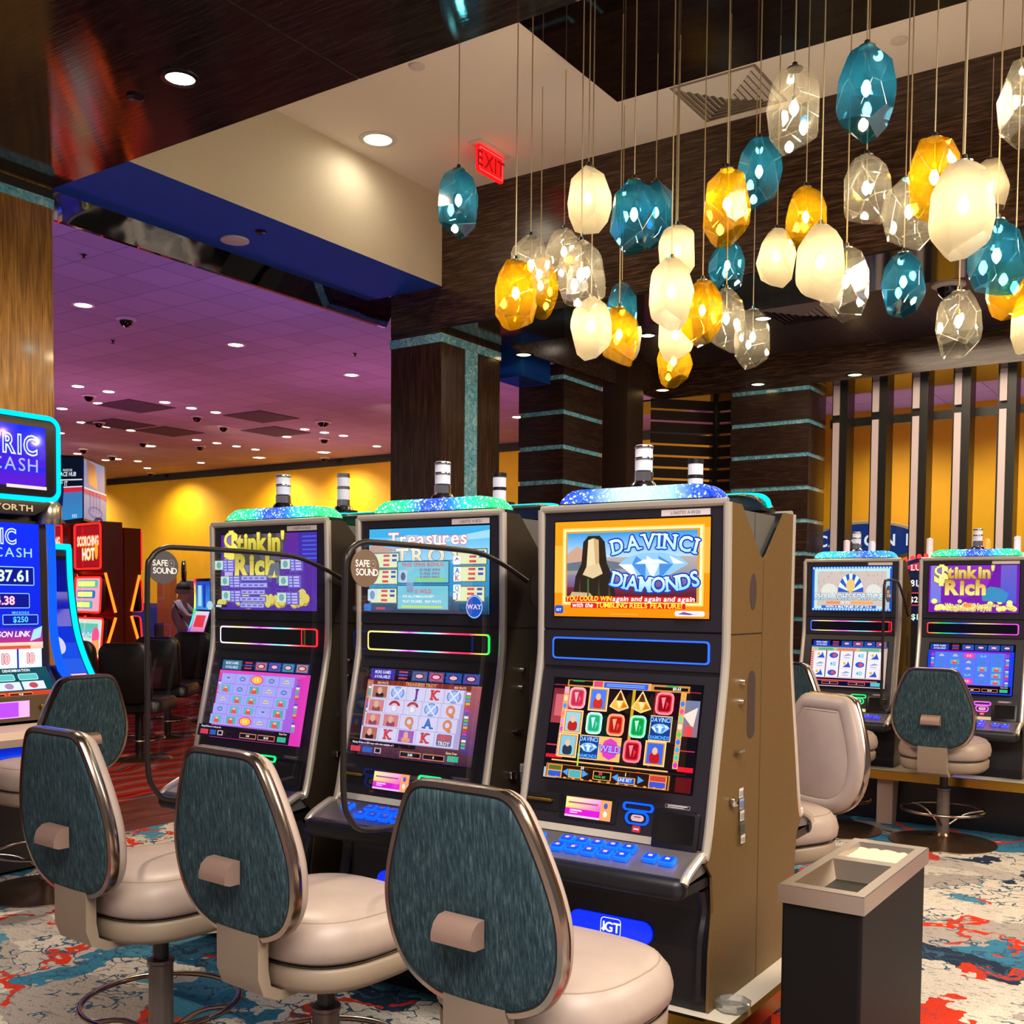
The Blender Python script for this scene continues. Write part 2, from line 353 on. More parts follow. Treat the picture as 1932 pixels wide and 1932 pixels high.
def _carpet(name, pal, sc_, red, navy):
    k = N(name); p = k.pbr(rough=.95, spec=.1); v = k.coords((1, 1, 1))
    dn = k.noise(v, 2.4, 4, .6); mul = k.n('ShaderNodeVectorMath', operation='MULTIPLY_ADD'); k.l(dn.outputs['Color'], mul.inputs[0])
    mul.inputs[1].default_value = (.8, .8, .8); k.l(v, mul.inputs[2])
    vo = k.n('ShaderNodeTexVoronoi'); vo.inputs['Scale'].default_value = sc_; k.l(mul.outputs[0], vo.inputs['Vector'])
    sep = k.n('ShaderNodeSeparateColor'); k.l(vo.outputs['Color'], sep.inputs[0])
    base = k.ramp(sep.outputs[0], pal, 'CONSTANT')
    ve = k.n('ShaderNodeTexVoronoi', feature='DISTANCE_TO_EDGE'); ve.inputs['Scale'].default_value = sc_ * .62; k.l(mul.outputs[0], ve.inputs['Vector'])
    nz = k.noise(v, 1.1, 3)
    gate = k.n('ShaderNodeMath', operation='GREATER_THAN'); gate.inputs[1].default_value = .52; k.l(nz.outputs[0], gate.inputs[0])
    ed = k.n('ShaderNodeMath', operation='LESS_THAN'); ed.inputs[1].default_value = .038; k.l(ve.outputs['Distance'], ed.inputs[0])
    an = k.n('ShaderNodeMath', operation='MULTIPLY'); k.l(gate.outputs[0], an.inputs[0]); k.l(ed.outputs[0], an.inputs[1])
    m1 = k.n('ShaderNodeMix', data_type='RGBA'); k.l(an.outputs[0], m1.inputs[0]); k.l(base, m1.inputs[6]); m1.inputs[7].default_value = (*lin(red), 1)
    v3 = k.n('ShaderNodeTexVoronoi', feature='DISTANCE_TO_EDGE'); v3.inputs['Scale'].default_value = sc_ * 1.9; k.l(mul.outputs[0], v3.inputs['Vector'])
    e3 = k.n('ShaderNodeMath', operation='LESS_THAN'); e3.inputs[1].default_value = .03; k.l(v3.outputs['Distance'], e3.inputs[0]); n3 = k.noise(v, 1.7, 2); g3 = k.n('ShaderNodeMath', operation='GREATER_THAN'); g3.inputs[1].default_value = .48; k.l(n3.outputs[0], g3.inputs[0])
    a3 = k.n('ShaderNodeMath', operation='MULTIPLY'); k.l(e3.outputs[0], a3.inputs[0]); k.l(g3.outputs[0], a3.inputs[1]); m0 = k.n('ShaderNodeMix', data_type='RGBA'); k.l(a3.outputs[0], m0.inputs[0]); k.l(m1.outputs[2], m0.inputs[6]); m0.inputs[7].default_value = (*lin('#3c5a70'), 1); m1 = m0
    st = k.noise(k.coords((5, 14, 5)), 3.5, 6, .7, .8); g2 = k.n('ShaderNodeMath', operation='GREATER_THAN'); g2.inputs[1].default_value = .585; k.l(st.outputs[0], g2.inputs[0])
    h2 = k.n('ShaderNodeMath', operation='MULTIPLY'); h2.inputs[1].default_value = .6; k.l(g2.outputs[0], h2.inputs[0])
    m2 = k.n('ShaderNodeMix', data_type='RGBA'); k.l(h2.outputs[0], m2.inputs[0]); k.l(m1.outputs[2], m2.inputs[6]); m2.inputs[7].default_value = (*lin(navy), 1)
    fine = k.noise(v, 150, 2, .7); m3 = k.n('ShaderNodeMix', data_type='RGBA', blend_type='MULTIPLY'); m3.inputs[0].default_value = 1
    k.l(m2.outputs[2], m3.inputs[6]); k.l(k.ramp(fine.outputs[0], [(.3, (.55, .55, .55)), (.6, (1, 1, 1))]), m3.inputs[7])
    k.l(m3.outputs[2], p.inputs['Base Color']); k.bump(fine.outputs[0], p, .4, .004); MATS[name] = k.m
_carpet('carpet_abstract', [(0, lin('#cfc6ba')), (.24, lin('#aaa19a')), (.38, lin('#3a7c9c')), (.55, lin('#d8cec0')), (.70, lin('#d23a22')), (.765, lin('#b9b0a8')), (.86, lin('#26344a')), (.93, lin('#4f8ca8'))], 2.9, '#d03a22', '#39495c')
def _carpet2():
    k = N('carpet_swirl'); p = k.pbr(rough=.95, spec=.1); wv = k.n('ShaderNodeTexWave', wave_type='BANDS'); wv.inputs['Scale'].default_value = 1.1
    wv.inputs['Distortion'].default_value = 9; wv.inputs['Detail'].default_value = 2.5; wv.inputs['Detail Scale'].default_value = .9; k.l(k.coords((1, 1, 1)), wv.inputs['Vector'])
    k.l(k.ramp(wv.outputs['Fac'], [(0, lin('#7c120e')), (.22, lin('#c2341c')), (.42, lin('#5c1414')), (.55, lin('#3d4a50')), (.78, lin('#55686c')), (.92, lin('#c03a20'))]), p.inputs['Base Color']); MATS['carpet_swirl'] = k.m
_carpet2()
wood('floor_wood', '#3a1c14', '#6b3a2a', '#8a5240', (14, 1.0, 1), .3, .5)
struct('floor', B().box((-5.6, -4, -.1), (9, 15, 0)), 'carpet_abstract')
struct('floor_walkway', B().box((-6.45, -4, -.1), (-5.6, 24, 0)), 'floor_wood')
struct('floor_hall', B().box((-46, -4, -.1), (-6.45, 24, 0)), 'carpet_swirl')
struct('ceiling_hall', B().box((-46, -4, ZP), (XF - .05, 22, ZP + .1)).box((XF - .05, 11.9, ZP), (-4.6, 22, ZP + .1)), 'hall_tiles')
# near dark soffit (underside of the bulkhead overhead) in two panels with a fine joint
SJ = AZ(560, 79, ZS).x
struct('ceiling_soffit', B().box((XF, 3.15, ZS), (SJ - .004, 4.17, ZS + .12)).box((SJ + .004, 3.15, ZS), (9, 4.17, ZS + .12)).box((XF - 3, -4, ZS - .012), (9, 3.142, ZS + .1)), 'wood_soffit')
struct('trim_1', B().box((SJ - .006, 2, ZS + .004), (SJ + .006, 4.168, ZS + .02)), 'brushed_steel')
struct('wall_soffit_back', B().box((XF, 4.165, ZS + .12), (9, 4.17, ZW)), 'wood_bulkhead')
struct('ceiling_blue_soffit', B().box((XF, 4.17, ZS), (XC, YB, ZS + .1)), 'blue_paint')
struct('wall_left', B().box((XC - .1, 4.17, ZS + .1), (XC, YB, ZW)).box((XC, 4.17, ZS), (XC + .002, YB, ZW)), 'cream_wall')
struct('ceiling', B().box((XC, 4.17, ZW), (9, YB, ZW + .1)), 'white_ceiling')
struct('trim_2', B().loft([[(XF, y, ZS + .1), (XF, y, ZS), (XF - .09, y, ZS - .15), (XF - .13, y, ZS - .15), (XF - .13, y, ZS + .1)] for y in (4.165, 7.62)]), 'mirror_fascia')
struct('wall_bulkhead', B().box((-6.264, YB, ZB + .02), (9, 8.1, ZW)), 'wood_bulkhead')
struct('ceiling_bulkhead', B().box((-6.264, YB + .001, ZB), (9, 8.1, ZB + .02)), 'wood_soffit')
struct('trim_3', B().box((AY(930, 660, 8.4).x, 8.4, AY(960, 712, 8.4).z), (AY(985, 660, 8.4).x, 8.9, 4.3)), 'chrome_blue_reflect')
struct('ceiling_rear', B().box((-5.5, 8.1, 4.08), (9, 11.1, 4.2)), 'rear_tiles')
struct('wall_rear_bulkhead', B().box((-5.53, 11.1, 3.73), (9, 11.12, 4.2)).box((-5.53, 8.1, ZB - .03), (-5.5, 11.1, 4.2)), 'wood_bulkhead')
struct('ceiling_rear_bulkhead', B().box((-6.4, 11.121, 3.73), (9, 11.9, 3.75)), 'wood_soffit')
struct('ceiling_back_room', B().box((-5.9, 11.9, 3.90), (9, 14.1, 4.0)), 'hall_tiles')
struct('wall_back', B().box((-46, 21.5, 0), (-8.3, 21.6, ZP)), 'yellow_wall')
struct('trim_4', B().box((-46, 21.42, ZP - .19), (-8.3, 21.5, ZP)), 'black_paint')
struct('baseboard_back', B().box((-46, 21.44, 0), (-8.3, 21.5, 1.2)), 'blue_dado')
struct('wall_right', B().box((-6.2, 14, 0), (9, 14.1, 3.90)), 'yellow_wall')
struct('wall_far_left', B().box((-46.1, -4, 0), (-46, 22, ZP)), 'yellow_wall')
# dark glossy panel under the coffer ceiling that carries the pendants
ZPAN = 4.832
struct('ceiling_panel', B().box((-1.067 * (ZPAN - EYE), 4.22, ZPAN), (8.5, 1.929 * (ZPAN - EYE), ZW - .001)), 'panel_gloss')
# ------------------------------------------------------------------ columns
c = thing('column', 'tall dark wood column with a teal glass stripe behind the middle slot machines', 'column', (-5.98, 7.7, 0))
def at0(b, name, m, par, sm=0):                  # part built in world coordinates under a thing
    o = b.build(name, m, par, sm)
    o.matrix_parent_inverse = (Matrix.Translation(par.location) @ Matrix.Rotation(par.rotation_euler.z, 4, 'Z')).inverted(); return o
at0(B().box((-6.264, 7.275, 0), (-5.70, 8.147, ZB - .002)), 'shaft', 'wood_column', c)
at0(B().box((-6.27, 7.262, ZB - .11), (-5.69, 8.152, ZB - .035)), 'top_band', 'teal_glass', c)
at0(B().box((-5.71, 7.61, 0), (-5.693, 7.79, ZB - .11)), 'glass_stripe', 'teal_glass', c)
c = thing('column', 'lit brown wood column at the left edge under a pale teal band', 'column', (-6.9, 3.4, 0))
at0(B().box((-7.5, 2.4, 0), (-6.5, 4.168, ZS - .001)), 'shaft', 'wood_column_lit', c)
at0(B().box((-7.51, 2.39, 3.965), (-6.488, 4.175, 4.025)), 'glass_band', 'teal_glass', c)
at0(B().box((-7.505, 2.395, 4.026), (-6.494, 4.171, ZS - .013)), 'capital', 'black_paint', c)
def banded(label, x0, x1, y0, y1, tops, zt):
    c = thing('banded_column', label, 'column', ((x0 + x1) / 2, (y0 + y1) / 2, 0))
    at0(B().box((x0 + .02, y0 + .02, 0), (x1 - .02, y1 - .02, zt)), 'shaft', 'black_edge', c)
    prev = 0
    for i, z in enumerate(sorted(tops)):
        at0(B().box((x0, y0, max(prev, .0)), (x1, y1, z - .045)), 'wood_block', 'wood_band', c)
        at0(B().box((x0 + .012, y0 + .012, z - .045), (x1 - .012, y1 - .012, z)), 'glass_band', 'teal_glass', c); prev = z
    if prev < zt - .02: at0(B().box((x0, y0, prev), (x1, y1, zt)), 'wood_block', 'wood_band', c)
banded('wood block column with teal bands between the striped column and the plain brown pillar', -6.06, -5.53, 9.0, 9.78, [3.65 - .34 * i for i in range(10)], 3.76)
banded('wide wood block column with teal bands left of the yellow wall', -4.63, -3.76, 11.0, 11.53, [3.70 - .345 * i for i in range(10)], 3.728)
c = thing('pillar', 'plain dark brown square pillar left of the horizontal slat screen', 'column', (-5.5, 10.2, 0))
at0(B().box((-5.66, 10, 0), (-5.364, 10.36, ZP - .6)), 'shaft', 'wood_plain', c)
# slatted screen of horizontal boards, folded at a dark post
s = thing('slat_screen', 'horizontal dark wood slat screen beside the plain brown pillar', 'screen', (-5.1, 11.1, 0))
P0, P1, P2 = Vector((-5.45, 10.72, 0)), Vector((-4.926, 11.3, 0)), Vector((-4.645, 11.3, 0))
at0(B().box((P1.x - .03, P1.y - .03, 0), (P1.x + .03, P1.y + .03, 3.725)), 'post', 'black_edge', s)
z = .25
while z < 3.60:
    b = B()
    for a, e in ((P0, P1), (P1, P2)):
        d = (e - a).normalized(); nn = Vector((-d.y, d.x, 0)) * .015
        vs = [a - nn, e - nn, e + nn, a + nn]; b.loft([[(*p.xy, z) for p in vs], [(*p.xy, z + .100) for p in vs]])
    at0(b, 'slat', mat('slat_wood', '#22150f', .6, 0, .15), s); z += .128
# posts and rail in front of the right yellow wall
pz = .0
for i, px in enumerate((1577, 1651, 1727, 1806, 1891, 1981)):
    x = AY(px, 900, 11.35).x
    t = thing('screen_post', ['first', 'second', 'third', 'fourth', 'fifth', 'sixth'][i] + ' tall pale faced post counted from the banded column, before the yellow wall', 'post', (x, 11.45, 0), group='posts before the yellow wall')
    at0(B().box((x - .045, 11.35, 0), (x + .02, 11.40, 3.34)).box((x - .045, 11.35, 3.42), (x + .02, 11.40, 3.729)), 'pale_face', 'lilac_white', t)
    at0(B().box((x - .07, 11.40, 0), (x + .10, 11.62, 3.729)).box((x + .02, 11.37, 0), (x + .10, 11.40, 3.729)), 'dark_core', 'black_edge', t)
t = B().box((-3.74, 11.625, 3.33), (8, 11.70, 3.42)).build('rail', 'black_edge', None, 0); tag(t, 'long dark rail crossing the pale posts high before the yellow wall', 'rail')
# oval sign behind the posts
sg = thing('oval_sign', 'blue oval sign with white letters behind the posts', 'sign', (AY(1640, 1020, 13.0).x, 13.0, 0))
so = AY(1632, 1022, 13.0); at0(B().box((so.x - .05, 13.10, 0), (so.x + .05, 13.14, so.z)), 'pole', 'black_edge', sg)
at0(B().prism(ellipse(so.x, so.z, .68, .255, 40), 13.02, 13.08, XZ, bev=.015), 'rim', mat('sign_rim', '#b9a58c', .4), sg, 30)
a = Art(Frame((so.x, 13.015, so.z), (1, 0, 0), (0, 0, 1))); a.circ(0, 0, .63, .215, '#1a3372', 40); a.text('CASH GEN  R', 0, -.05, .13, '#e4ecf4')
at0(a.b, 'lettered_face', 'screen_dim' if 'screen_dim' in MATS else screen_mat('screen_dim', .7), sg)
# ------------------------------------------------------------------ ceiling fittings
emit('lamp_white', '#fff4dd', 14); emit('lamp_far', '#fff0d0', 9); emit('lamp_warm', '#ffd48a', 5)
mat('white_plastic', '#d9d2cc', .45); mat('dark_plastic', '#15131a', .25); mat('dome_glass', '#050507', .08)
def downlight(p, r, label, lampm='lamp_white', ringm='white_plastic', power=0, group=None, parts=True, ang=2.0, name='downlight'):
    t = thing(name, label, 'downlight', p, group=group)
    if parts: B().lathe([(r * 1.0, -.012), (r * 1.32, -.010), (r * 1.36, -.001), (r * 1.0, -.001)], 24, cap0=False, cap1=False).build('trim_ring', ringm, t)
    B().lathe([(r, -.004), (r * .8, -.009), (0.002, -.011)], 20, cap0=False).build('lamp', lampm, t)
    if power: spot('downlight_beam', (p[0], p[1], p[2] - .03), power, WARM, ang)
    return t
downlight(AZ(713, 262, ZW), .105, 'bright white recessed downlight in the coffer ceiling beside the cream wall', power=8, ang=3.1)
downlight(AZ(340, 146, ZS), .075, 'recessed downlight with dark ring in the dark wood soffit at upper left', ringm='dark_plastic', power=300, ang=2.8)
t = thing('ceiling_speaker', 'round white speaker grille in the blue soffit', 'speaker', AZ(443, 452, ZS))
B().lathe([(.105, -.001), (.105, -.012), (.085, -.016), (.002, -.012)], 28, cap0=False).build('grille', 'white_plastic', t)
def disc_cover(px, py, z, label, m='white_plastic', r=.05, nm='sprinkler_cover', ct='sprinkler cover'):
    t = B().lathe([(r, -.001), (r, -.010), (r * .8, -.014), (.002, -.015)], 20, o=AZ(px, py, z), cap0=False).build(nm, m); tag(t, label, ct)
disc_cover(787, 124, ZW, 'small flat white sprinkler cover left of the pendants on the coffer ceiling')
disc_cover(1697, 75, ZW, 'small flat white sprinkler cover on the coffer ceiling at upper right')
disc_cover(255, 182, ZS, 'small dark round cover in the dark soffit beside the downlight', 'dark_plastic', .045, 'cover_plate', 'cover plate')
disc_cover(492, 436, ZS, 'tiny dark round cover beside the white speaker grille on the blue soffit', 'dark_plastic', .04, 'cover_plate', 'cover plate')
# square louvre vent in the coffer ceiling
vp = AZ(1376, 178, ZW); t = thing('air_vent', 'white square louvred air vent in the coffer ceiling behind the pendants', 'vent', vp)
b = B()
for i in range(7):
    q = .28 - .04 * i
    b.loft([[(x * q, y * q, -.002 - .003 * i) for x, y in ((-1, -1), (1, -1), (1, 1), (-1, 1))], [(x * (q - .022), y * (q - .022), -.016 - .003 * i) for x, y in ((-1, -1), (1, -1), (1, 1), (-1, 1))]], cap0=False, cap1=False)
b.build('louvres', 'white_plastic', t, 0); B().box((-.3, -.3, -.004), (.3, .3, -.001)).build('back_plate', mat('vent_back', '#8f8072', .7), t, 0)
vp = AZ(1515, 590, 4.08); t = thing('air_vent', 'dark square louvred vent in the dim tiled ceiling beyond the wood bulkhead', 'vent', vp)
b = B()
for i in range(6):
    q = .30 - .05 * i
    b.loft([[(x * q, y * q, -.002 - .003 * i) for x, y in ((-1, -1), (1, -1), (1, 1), (-1, 1))], [(x * (q - .026), y * (q - .026), -.016 - .003 * i) for x, y in ((-1, -1), (1, -1), (1, 1), (-1, 1))]], cap0=False, cap1=False)
b.build('louvres', mat('vent_grey', '#8b8088', .5), t, 0)
# exit sign
ep = AZ(928, 283, ZW); t = thing('exit_sign', 'red glowing EXIT sign hanging from the coffer ceiling', 'exit sign', (ep.x, 6.72, ZW))
B().box((-.06, -.20, -.014), (.06, .20, 0)).build('ceiling_plate', 'white_plastic', t, 0)
B().prism(rrect(-.165, -.215, .165, -.012, .02), -.012, .012, YZ, bev=.003).build('panel', emit('exit_red', '#ff1414', 1.5), t)
a = Art(Frame((.013, 0, -.115), (0, 1, 0), (0, 0, 1))); a.ring(rrect(-.15, -.085, .15, .085, .015), .007, '#ff6a6a'); a.text('EXIT', 0, -.055, .11, '#9c0208')
a.build('lettering', 'screen_glow', t)
# lights of the rear soffits
for px, py, zz, lb in ((1430, 724, 3.728, 'flat warm downlight over the wide banded column'), (1613, 706, 3.728, 'flat warm downlight under the rear bulkhead over the first pale posts'), (988, 668, ZB - .031, 'flat warm downlight beside the top of the striped column'),
                       (1222, 632, 4.08, 'round downlight in the rear ceiling above the slat screen, upper of the pair'), (1215, 590, 4.08, 'round downlight in the rear ceiling glimpsed between pendants'), (1250, 735, 3.728, 'flat warm downlight just above the slat screen'), (1440, 600, 4.08, 'downlight in the dim tiled ceiling beside the dark louvred vent')):
    downlight(AZ(px, py, zz), .07, lb, 'lamp_warm' if zz < 4 else 'lamp_white', 'black_edge')
downlight(AZ(1700, 735, 3.95), .09, 'round downlight in the violet ceiling seen above the rail', 'lamp_far')
downlight(AZ(1775, 738, 3.95), .05, 'smaller downlight in the violet ceiling right of the larger one above the rail', 'lamp_far')
# hall ceiling: many small downlights, camera domes and vents
BIG = [(157, 575), (445, 650), (663, 707), (281, 841), (489, 863), (611, 853)]
BL = ['nearest bright downlight in the violet tile ceiling beside the left column', 'bright downlight in the violet ceiling below the blue soffit', 'bright downlight in the violet ceiling next to the striped column',
      'larger glowing downlight above the hanging TV box', 'larger glowing downlight above the left middle slot machine', 'larger glowing downlight near the yellow wall, left of the striped column']
for (px, py), lb in zip(BIG, BL): downlight(AZ(px, py, ZP), .11 if py < 750 else .16, lb, 'lamp_white')
SML = [(147, 729), (205, 739), (186, 761), (117, 771), (311, 759), (361, 770), (407, 778), (154, 797), (202, 805), (247, 812), (113, 817), (371, 830), (409, 836), (446, 842), (482, 848), (575, 810), (541, 824), (612, 816),
       (199, 868), (222, 866), (146, 856), (260, 870), (278, 883), (379, 873), (648, 822), (711, 842), (976, 787)]
for px, py in SML: downlight(AZ(px, py, ZP), .10, 'small round downlight among the rows glowing in the violet tile ceiling', 'lamp_far', group='small downlights of the violet ceiling', parts=False)
def dome(px, py, z, label, group=None, r=.09):
    t = thing('camera_dome', label, 'security camera', AZ(px, py, z), group=group)
    B().lathe([(r * 1.5, -.001), (r * 1.5, -.02), (r * 1.1, -.04), (r * 1.02, -.04)], 20, cap0=False, cap1=False).build('housing', 'white_plastic', t)
    B().lathe([(r, -.04), (r * .86, -.085), (r * .5, -.12), (.002, -.13)], 18, cap0=False).build('dome', 'dome_glass', t)
dome(238, 600, ZP, 'nearest white rimmed security camera dome on the violet ceiling')
dome(610, 795, ZP, 'white rimmed camera dome above the left middle slot machine', r=.12)
for px, py in ((168, 745), (372, 785), (422, 804), (187, 796), (378, 841), (158, 847), (212, 860), (612, 827), (613, 863), (270, 834), (285, 892)): dome(px, py, ZP, 'small dark camera dome dotted between the lights of the violet ceiling', 'small camera domes of the violet ceiling')
dome(1790, 535, 4.08, 'dark camera dome in the dim tiled ceiling at the right')
for px, py, lb in ((255, 766, 'dark square vent in the violet ceiling left of the row of lights'), (493, 786, 'dark square vent in the violet ceiling near its middle'), (520, 814, 'dark square vent in the violet ceiling above the yellow wall'), (226, 800, 'dark flush vent in the violet ceiling between small lights at left'), (320, 814, 'dark flush vent in the violet ceiling over the left hall')):
    p = AZ(px, py, ZP); t = B().box((p.x - .55, p.y - .55, ZP - .012), (p.x + .55, p.y + .55, ZP - .001)).build('ceiling_vent', mat('vent_dark', '#4a3a4c', .8), None, 0); tag(t, lb, 'vent')
for px, py, lb in ((158, 480, 'small sprinkler head on the violet ceiling nearest the left column'), (213, 642, 'small sprinkler head on the violet ceiling below the nearest camera dome'), (670, 667, 'small dark sprinkler head on the violet ceiling near the striped column')):
    p = AZ(px, py, ZP); t = B().lathe([(.03, -.001), (.03, -.012), (.012, -.014), (.012, -.04), (.03, -.045), (.03, -.05)], 12, o=p).build('fire_sprinkler', 'dark_plastic'); tag(t, lb, 'sprinkler')
# wall wash on the yellow walls, plus added fill spots
for px in (150, 330, 520, 640): spot('wall_wash', (AY(px, 900, 21.0).x, 20.3, 4.98), 260, (1.0, .84, .5), 2.2, .9, (.45, 0, 0))
for x in (-9.5, -14, -19, -24, -30): spot('wall_fill', (x, 15.5, 4.9), 420, (1.0, .86, .58), 2.4, 1.0, (.75, 0, 0), .3)  # added spots brighten the far yellow wall, no fittings there
for x in (-3.6, -1.6): spot('back_room_fill', (x, 13.2, 2.0), 45, (.62, .34, .85), 2.6, 1.0, (PI, 0, 0), .2)  # added upward spots tint the back room ceiling violet
for x in (-3.6, -2.2, -.8): spot('wall_wash', (x, 12.8, 3.8), 85, (1.0, .84, .5), 2.2, .9, (.25, 0, 0))
# ================================================================== glass pendants
def _glass(name, tint, trans, transl, tcol, gl=.12, rough=.06):
    k = N(name); tr = k.n('ShaderNodeBsdfTransparent'); tr.inputs[0].default_value = (*tint, 1)
    tl = k.n('ShaderNodeBsdfTranslucent'); tl.inputs[0].default_value = (*tcol, 1)
    df = k.n('ShaderNodeBsdfDiffuse'); df.inputs[0].default_value = (*tcol, 1)
    g = k.n('ShaderNodeBsdfGlossy'); g.inputs['Roughness'].default_value = rough
    lw = k.n('ShaderNodeLayerWeight'); lw.inputs[0].default_value = .35
    m0 = k.n('ShaderNodeMixShader'); m0.inputs[0].default_value = .10; k.l(tl.outputs[0], m0.inputs[1]); k.l(df.outputs[0], m0.inputs[2])
    m1 = k.n('ShaderNodeMixShader'); m1.inputs[0].default_value = transl; k.l(tr.outputs[0], m1.inputs[1]); k.l(m0.outputs[0], m1.inputs[2])
    fac = k.n('ShaderNodeMath', operation='MULTIPLY_ADD'); k.l(lw.outputs['Facing'], fac.inputs[0]); fac.inputs[1].default_value = gl * 2.2; fac.inputs[2].default_value = gl * .5
    m2 = k.n('ShaderNodeMixShader'); k.l(fac.outputs[0], m2.inputs[0]); k.l(m1.outputs[0], m2.inputs[1]); k.l(g.outputs[0], m2.inputs[2])
    k.surf(m2.outputs[0]); MATS[name] = k.m
_glass('glass_clear', (.95, .94, .90), 1, .045, (.9, .86, .75), .09); _glass('glass_clear_edge', (.95, .93, .88), 1, .22, (1, .95, .82), .22)
_glass('glass_blue', (.05, .34, .60), 1, .10, (.02, .24, .46), .12); _glass('glass_blue_edge', (.18, .52, .72), 1, .16, (.12, .45, .65), .22)
_glass('glass_amber', (1.0, .62, .05), 1, .12, (1.0, .55, .01), .08); _glass('glass_amber_edge', (1.0, .75, .12), 1, .20, (1.0, .72, .12), .16)
def _frost():
    k = N('glass_frosted'); tl = k.n('ShaderNodeBsdfTranslucent'); tl.inputs[0].default_value = (.34, .30, .21, 1)
    rf = k.n('ShaderNodeBsdfRefraction'); rf.inputs['IOR'].default_value = 1.01; rf.inputs['Roughness'].default_value = .42; rf.inputs[0].default_value = (1, .96, .86, 1)
    df = k.n('ShaderNodeBsdfDiffuse'); df.inputs[0].default_value = (1, .95, .85, 1)
    tr = k.n('ShaderNodeBsdfTransparent'); tr.inputs[0].default_value = (1, .95, .82, 1)
    m0 = k.n('ShaderNodeMixShader'); m0.inputs[0].default_value = .3; k.l(tl.outputs[0], m0.inputs[1]); k.l(df.outputs[0], m0.inputs[2])
    m1 = k.n('ShaderNodeMixShader'); m1.inputs[0].default_value = .36; k.l(m0.outputs[0], m1.inputs[1]); k.l(rf.outputs[0], m1.inputs[2])
    m2 = k.n('ShaderNodeMixShader'); m2.inputs[0].default_value = .10; k.l(m1.outputs[0], m2.inputs[1]); k.l(tr.outputs[0], m2.inputs[2])
    k.surf(m2.outputs[0]); MATS['glass_frosted'] = k.m; MATS['glass_frosted_edge'] = k.m
_frost()
emit('bulb_glow', '#ffe6b8', 210); mat('cord_gold', '#c9b48c', .4, .3); mat('nickel', '#9a948a', .25, 1.0)
def facet_mesh(seed):                            # unit gem: radius 1, z from -1 (cut mouth) to 1
    rnd = random.Random(seed); bm = bmesh.new(); bmesh.ops.create_cube(bm, size=4)
    planes = [((0, 0, 1), (0, 0, .97))]
    for ri, (lat, n) in enumerate(((60, 4), (30, 5), (3, 6), (-26, 5), (-54, 4))):
        for k in range(n):
            a = 2 * PI * (k + rnd.uniform(-.22, .22)) / n + ri * .7 + seed; la = math.radians(lat + rnd.uniform(-7, 7))
            nn = Vector((math.cos(a) * math.cos(la), math.sin(a) * math.cos(la), math.sin(la))); planes.append((nn, nn * rnd.uniform(.95, 1.03)))
    ta = rnd.uniform(0, 2 * PI); tn = Vector((math.cos(ta) * .32, math.sin(ta) * .32, -1)).normalized(); planes.append((tn, tn * .80))
    for nn, p in planes:
        r = bmesh.ops.bisect_plane(bm, geom=bm.verts[:] + bm.edges[:] + bm.faces[:], plane_co=p, plane_no=nn, clear_outer=True)
        ed = [e for e in r['geom_cut'] if isinstance(e, bmesh.types.BMEdge)]
        if ed: bmesh.ops.edgeloop_fill(bm, edges=ed)
    bm.normal_update()
    bm.faces.ensure_lookup_table()
    mouth = [f for f in bm.faces if f.normal.dot(tn) > .98]
    bmesh.ops.delete(bm, geom=mouth, context='FACES_ONLY')
    r = bmesh.ops.bevel(bm, geom=[e for e in bm.edges if len(e.link_faces) == 2], offset=.012, segments=1, affect='EDGES', profile=.5)
    for f in r['faces']: f.material_index = 1
    me = bpy.data.meshes.new('shade'); bm.to_mesh(me); bm.free(); return me
SHAPES = [facet_mesh(s) for s in range(9)]
def shade_mesh(i, kind):
    key = ('shade', i, kind)
    if key not in MATS:
        me = SHAPES[i].copy(); me.materials.append(MATS['glass_' + kind]); me.materials.append(MATS['glass_' + kind + '_edge']); MATS[key] = me
    return MATS[key]
bb = bpy.data.meshes.new('bulb'); _b = B().lathe([(.006, .03), (.012, .018), (.019, 0), (.018, -.012), (.011, -.026), (.002, -.036)], 12)
bb.from_pydata(_b.v, [], _b.f); bb.materials.append(MATS['bulb_glow']); bb.polygons.foreach_set('use_smooth', [True] * len(bb.polygons))
def pendant(i, px, py, w_, h_, kind, label, size=.205):
    dep = size * F_PX / w_; p = AD(px, py, dep); rx = size / 2; rz = h_ * dep / F_PX / 2
    t = thing('pendant_light', label, 'pendant light', (p.x, p.y, p.z - rz), ((i * 1.7) % 6.28), 'glass pendants of the chandelier')
    sh = bpy.data.objects.new('shade', shade_mesh(i % 9, kind)); C.objects.link(sh); sh.parent = t; sh.location = (0, 0, rz); sh.scale = (rx, rx, rz)
    top = rz * 1.955
    B().lathe([(.004, 0), (.034, 0), (.034, .006), (.014, .010), (.010, .03), (.003, .034)], 14, o=(0, 0, top)).build('cap', 'nickel', t)
    zc = ZPAN - (p.z - rz)
    B().tube([(0, 0, top + .03), (0, 0, zc)], .0032, 6).build('cord', 'cord_gold', t)
    so = B().cyl((0, 0, top), (0, 0, rz * 1.12 + .03), .003, .003, 6).cyl((0, 0, rz * 1.12 + .055), (0, 0, rz * 1.12 + .025), .010, .010, 10).build('socket', 'nickel', t)
    bo = bpy.data.objects.new('bulb', bb); C.objects.link(bo); bo.parent = so; bo.location = (0, 0, rz * 1.12)
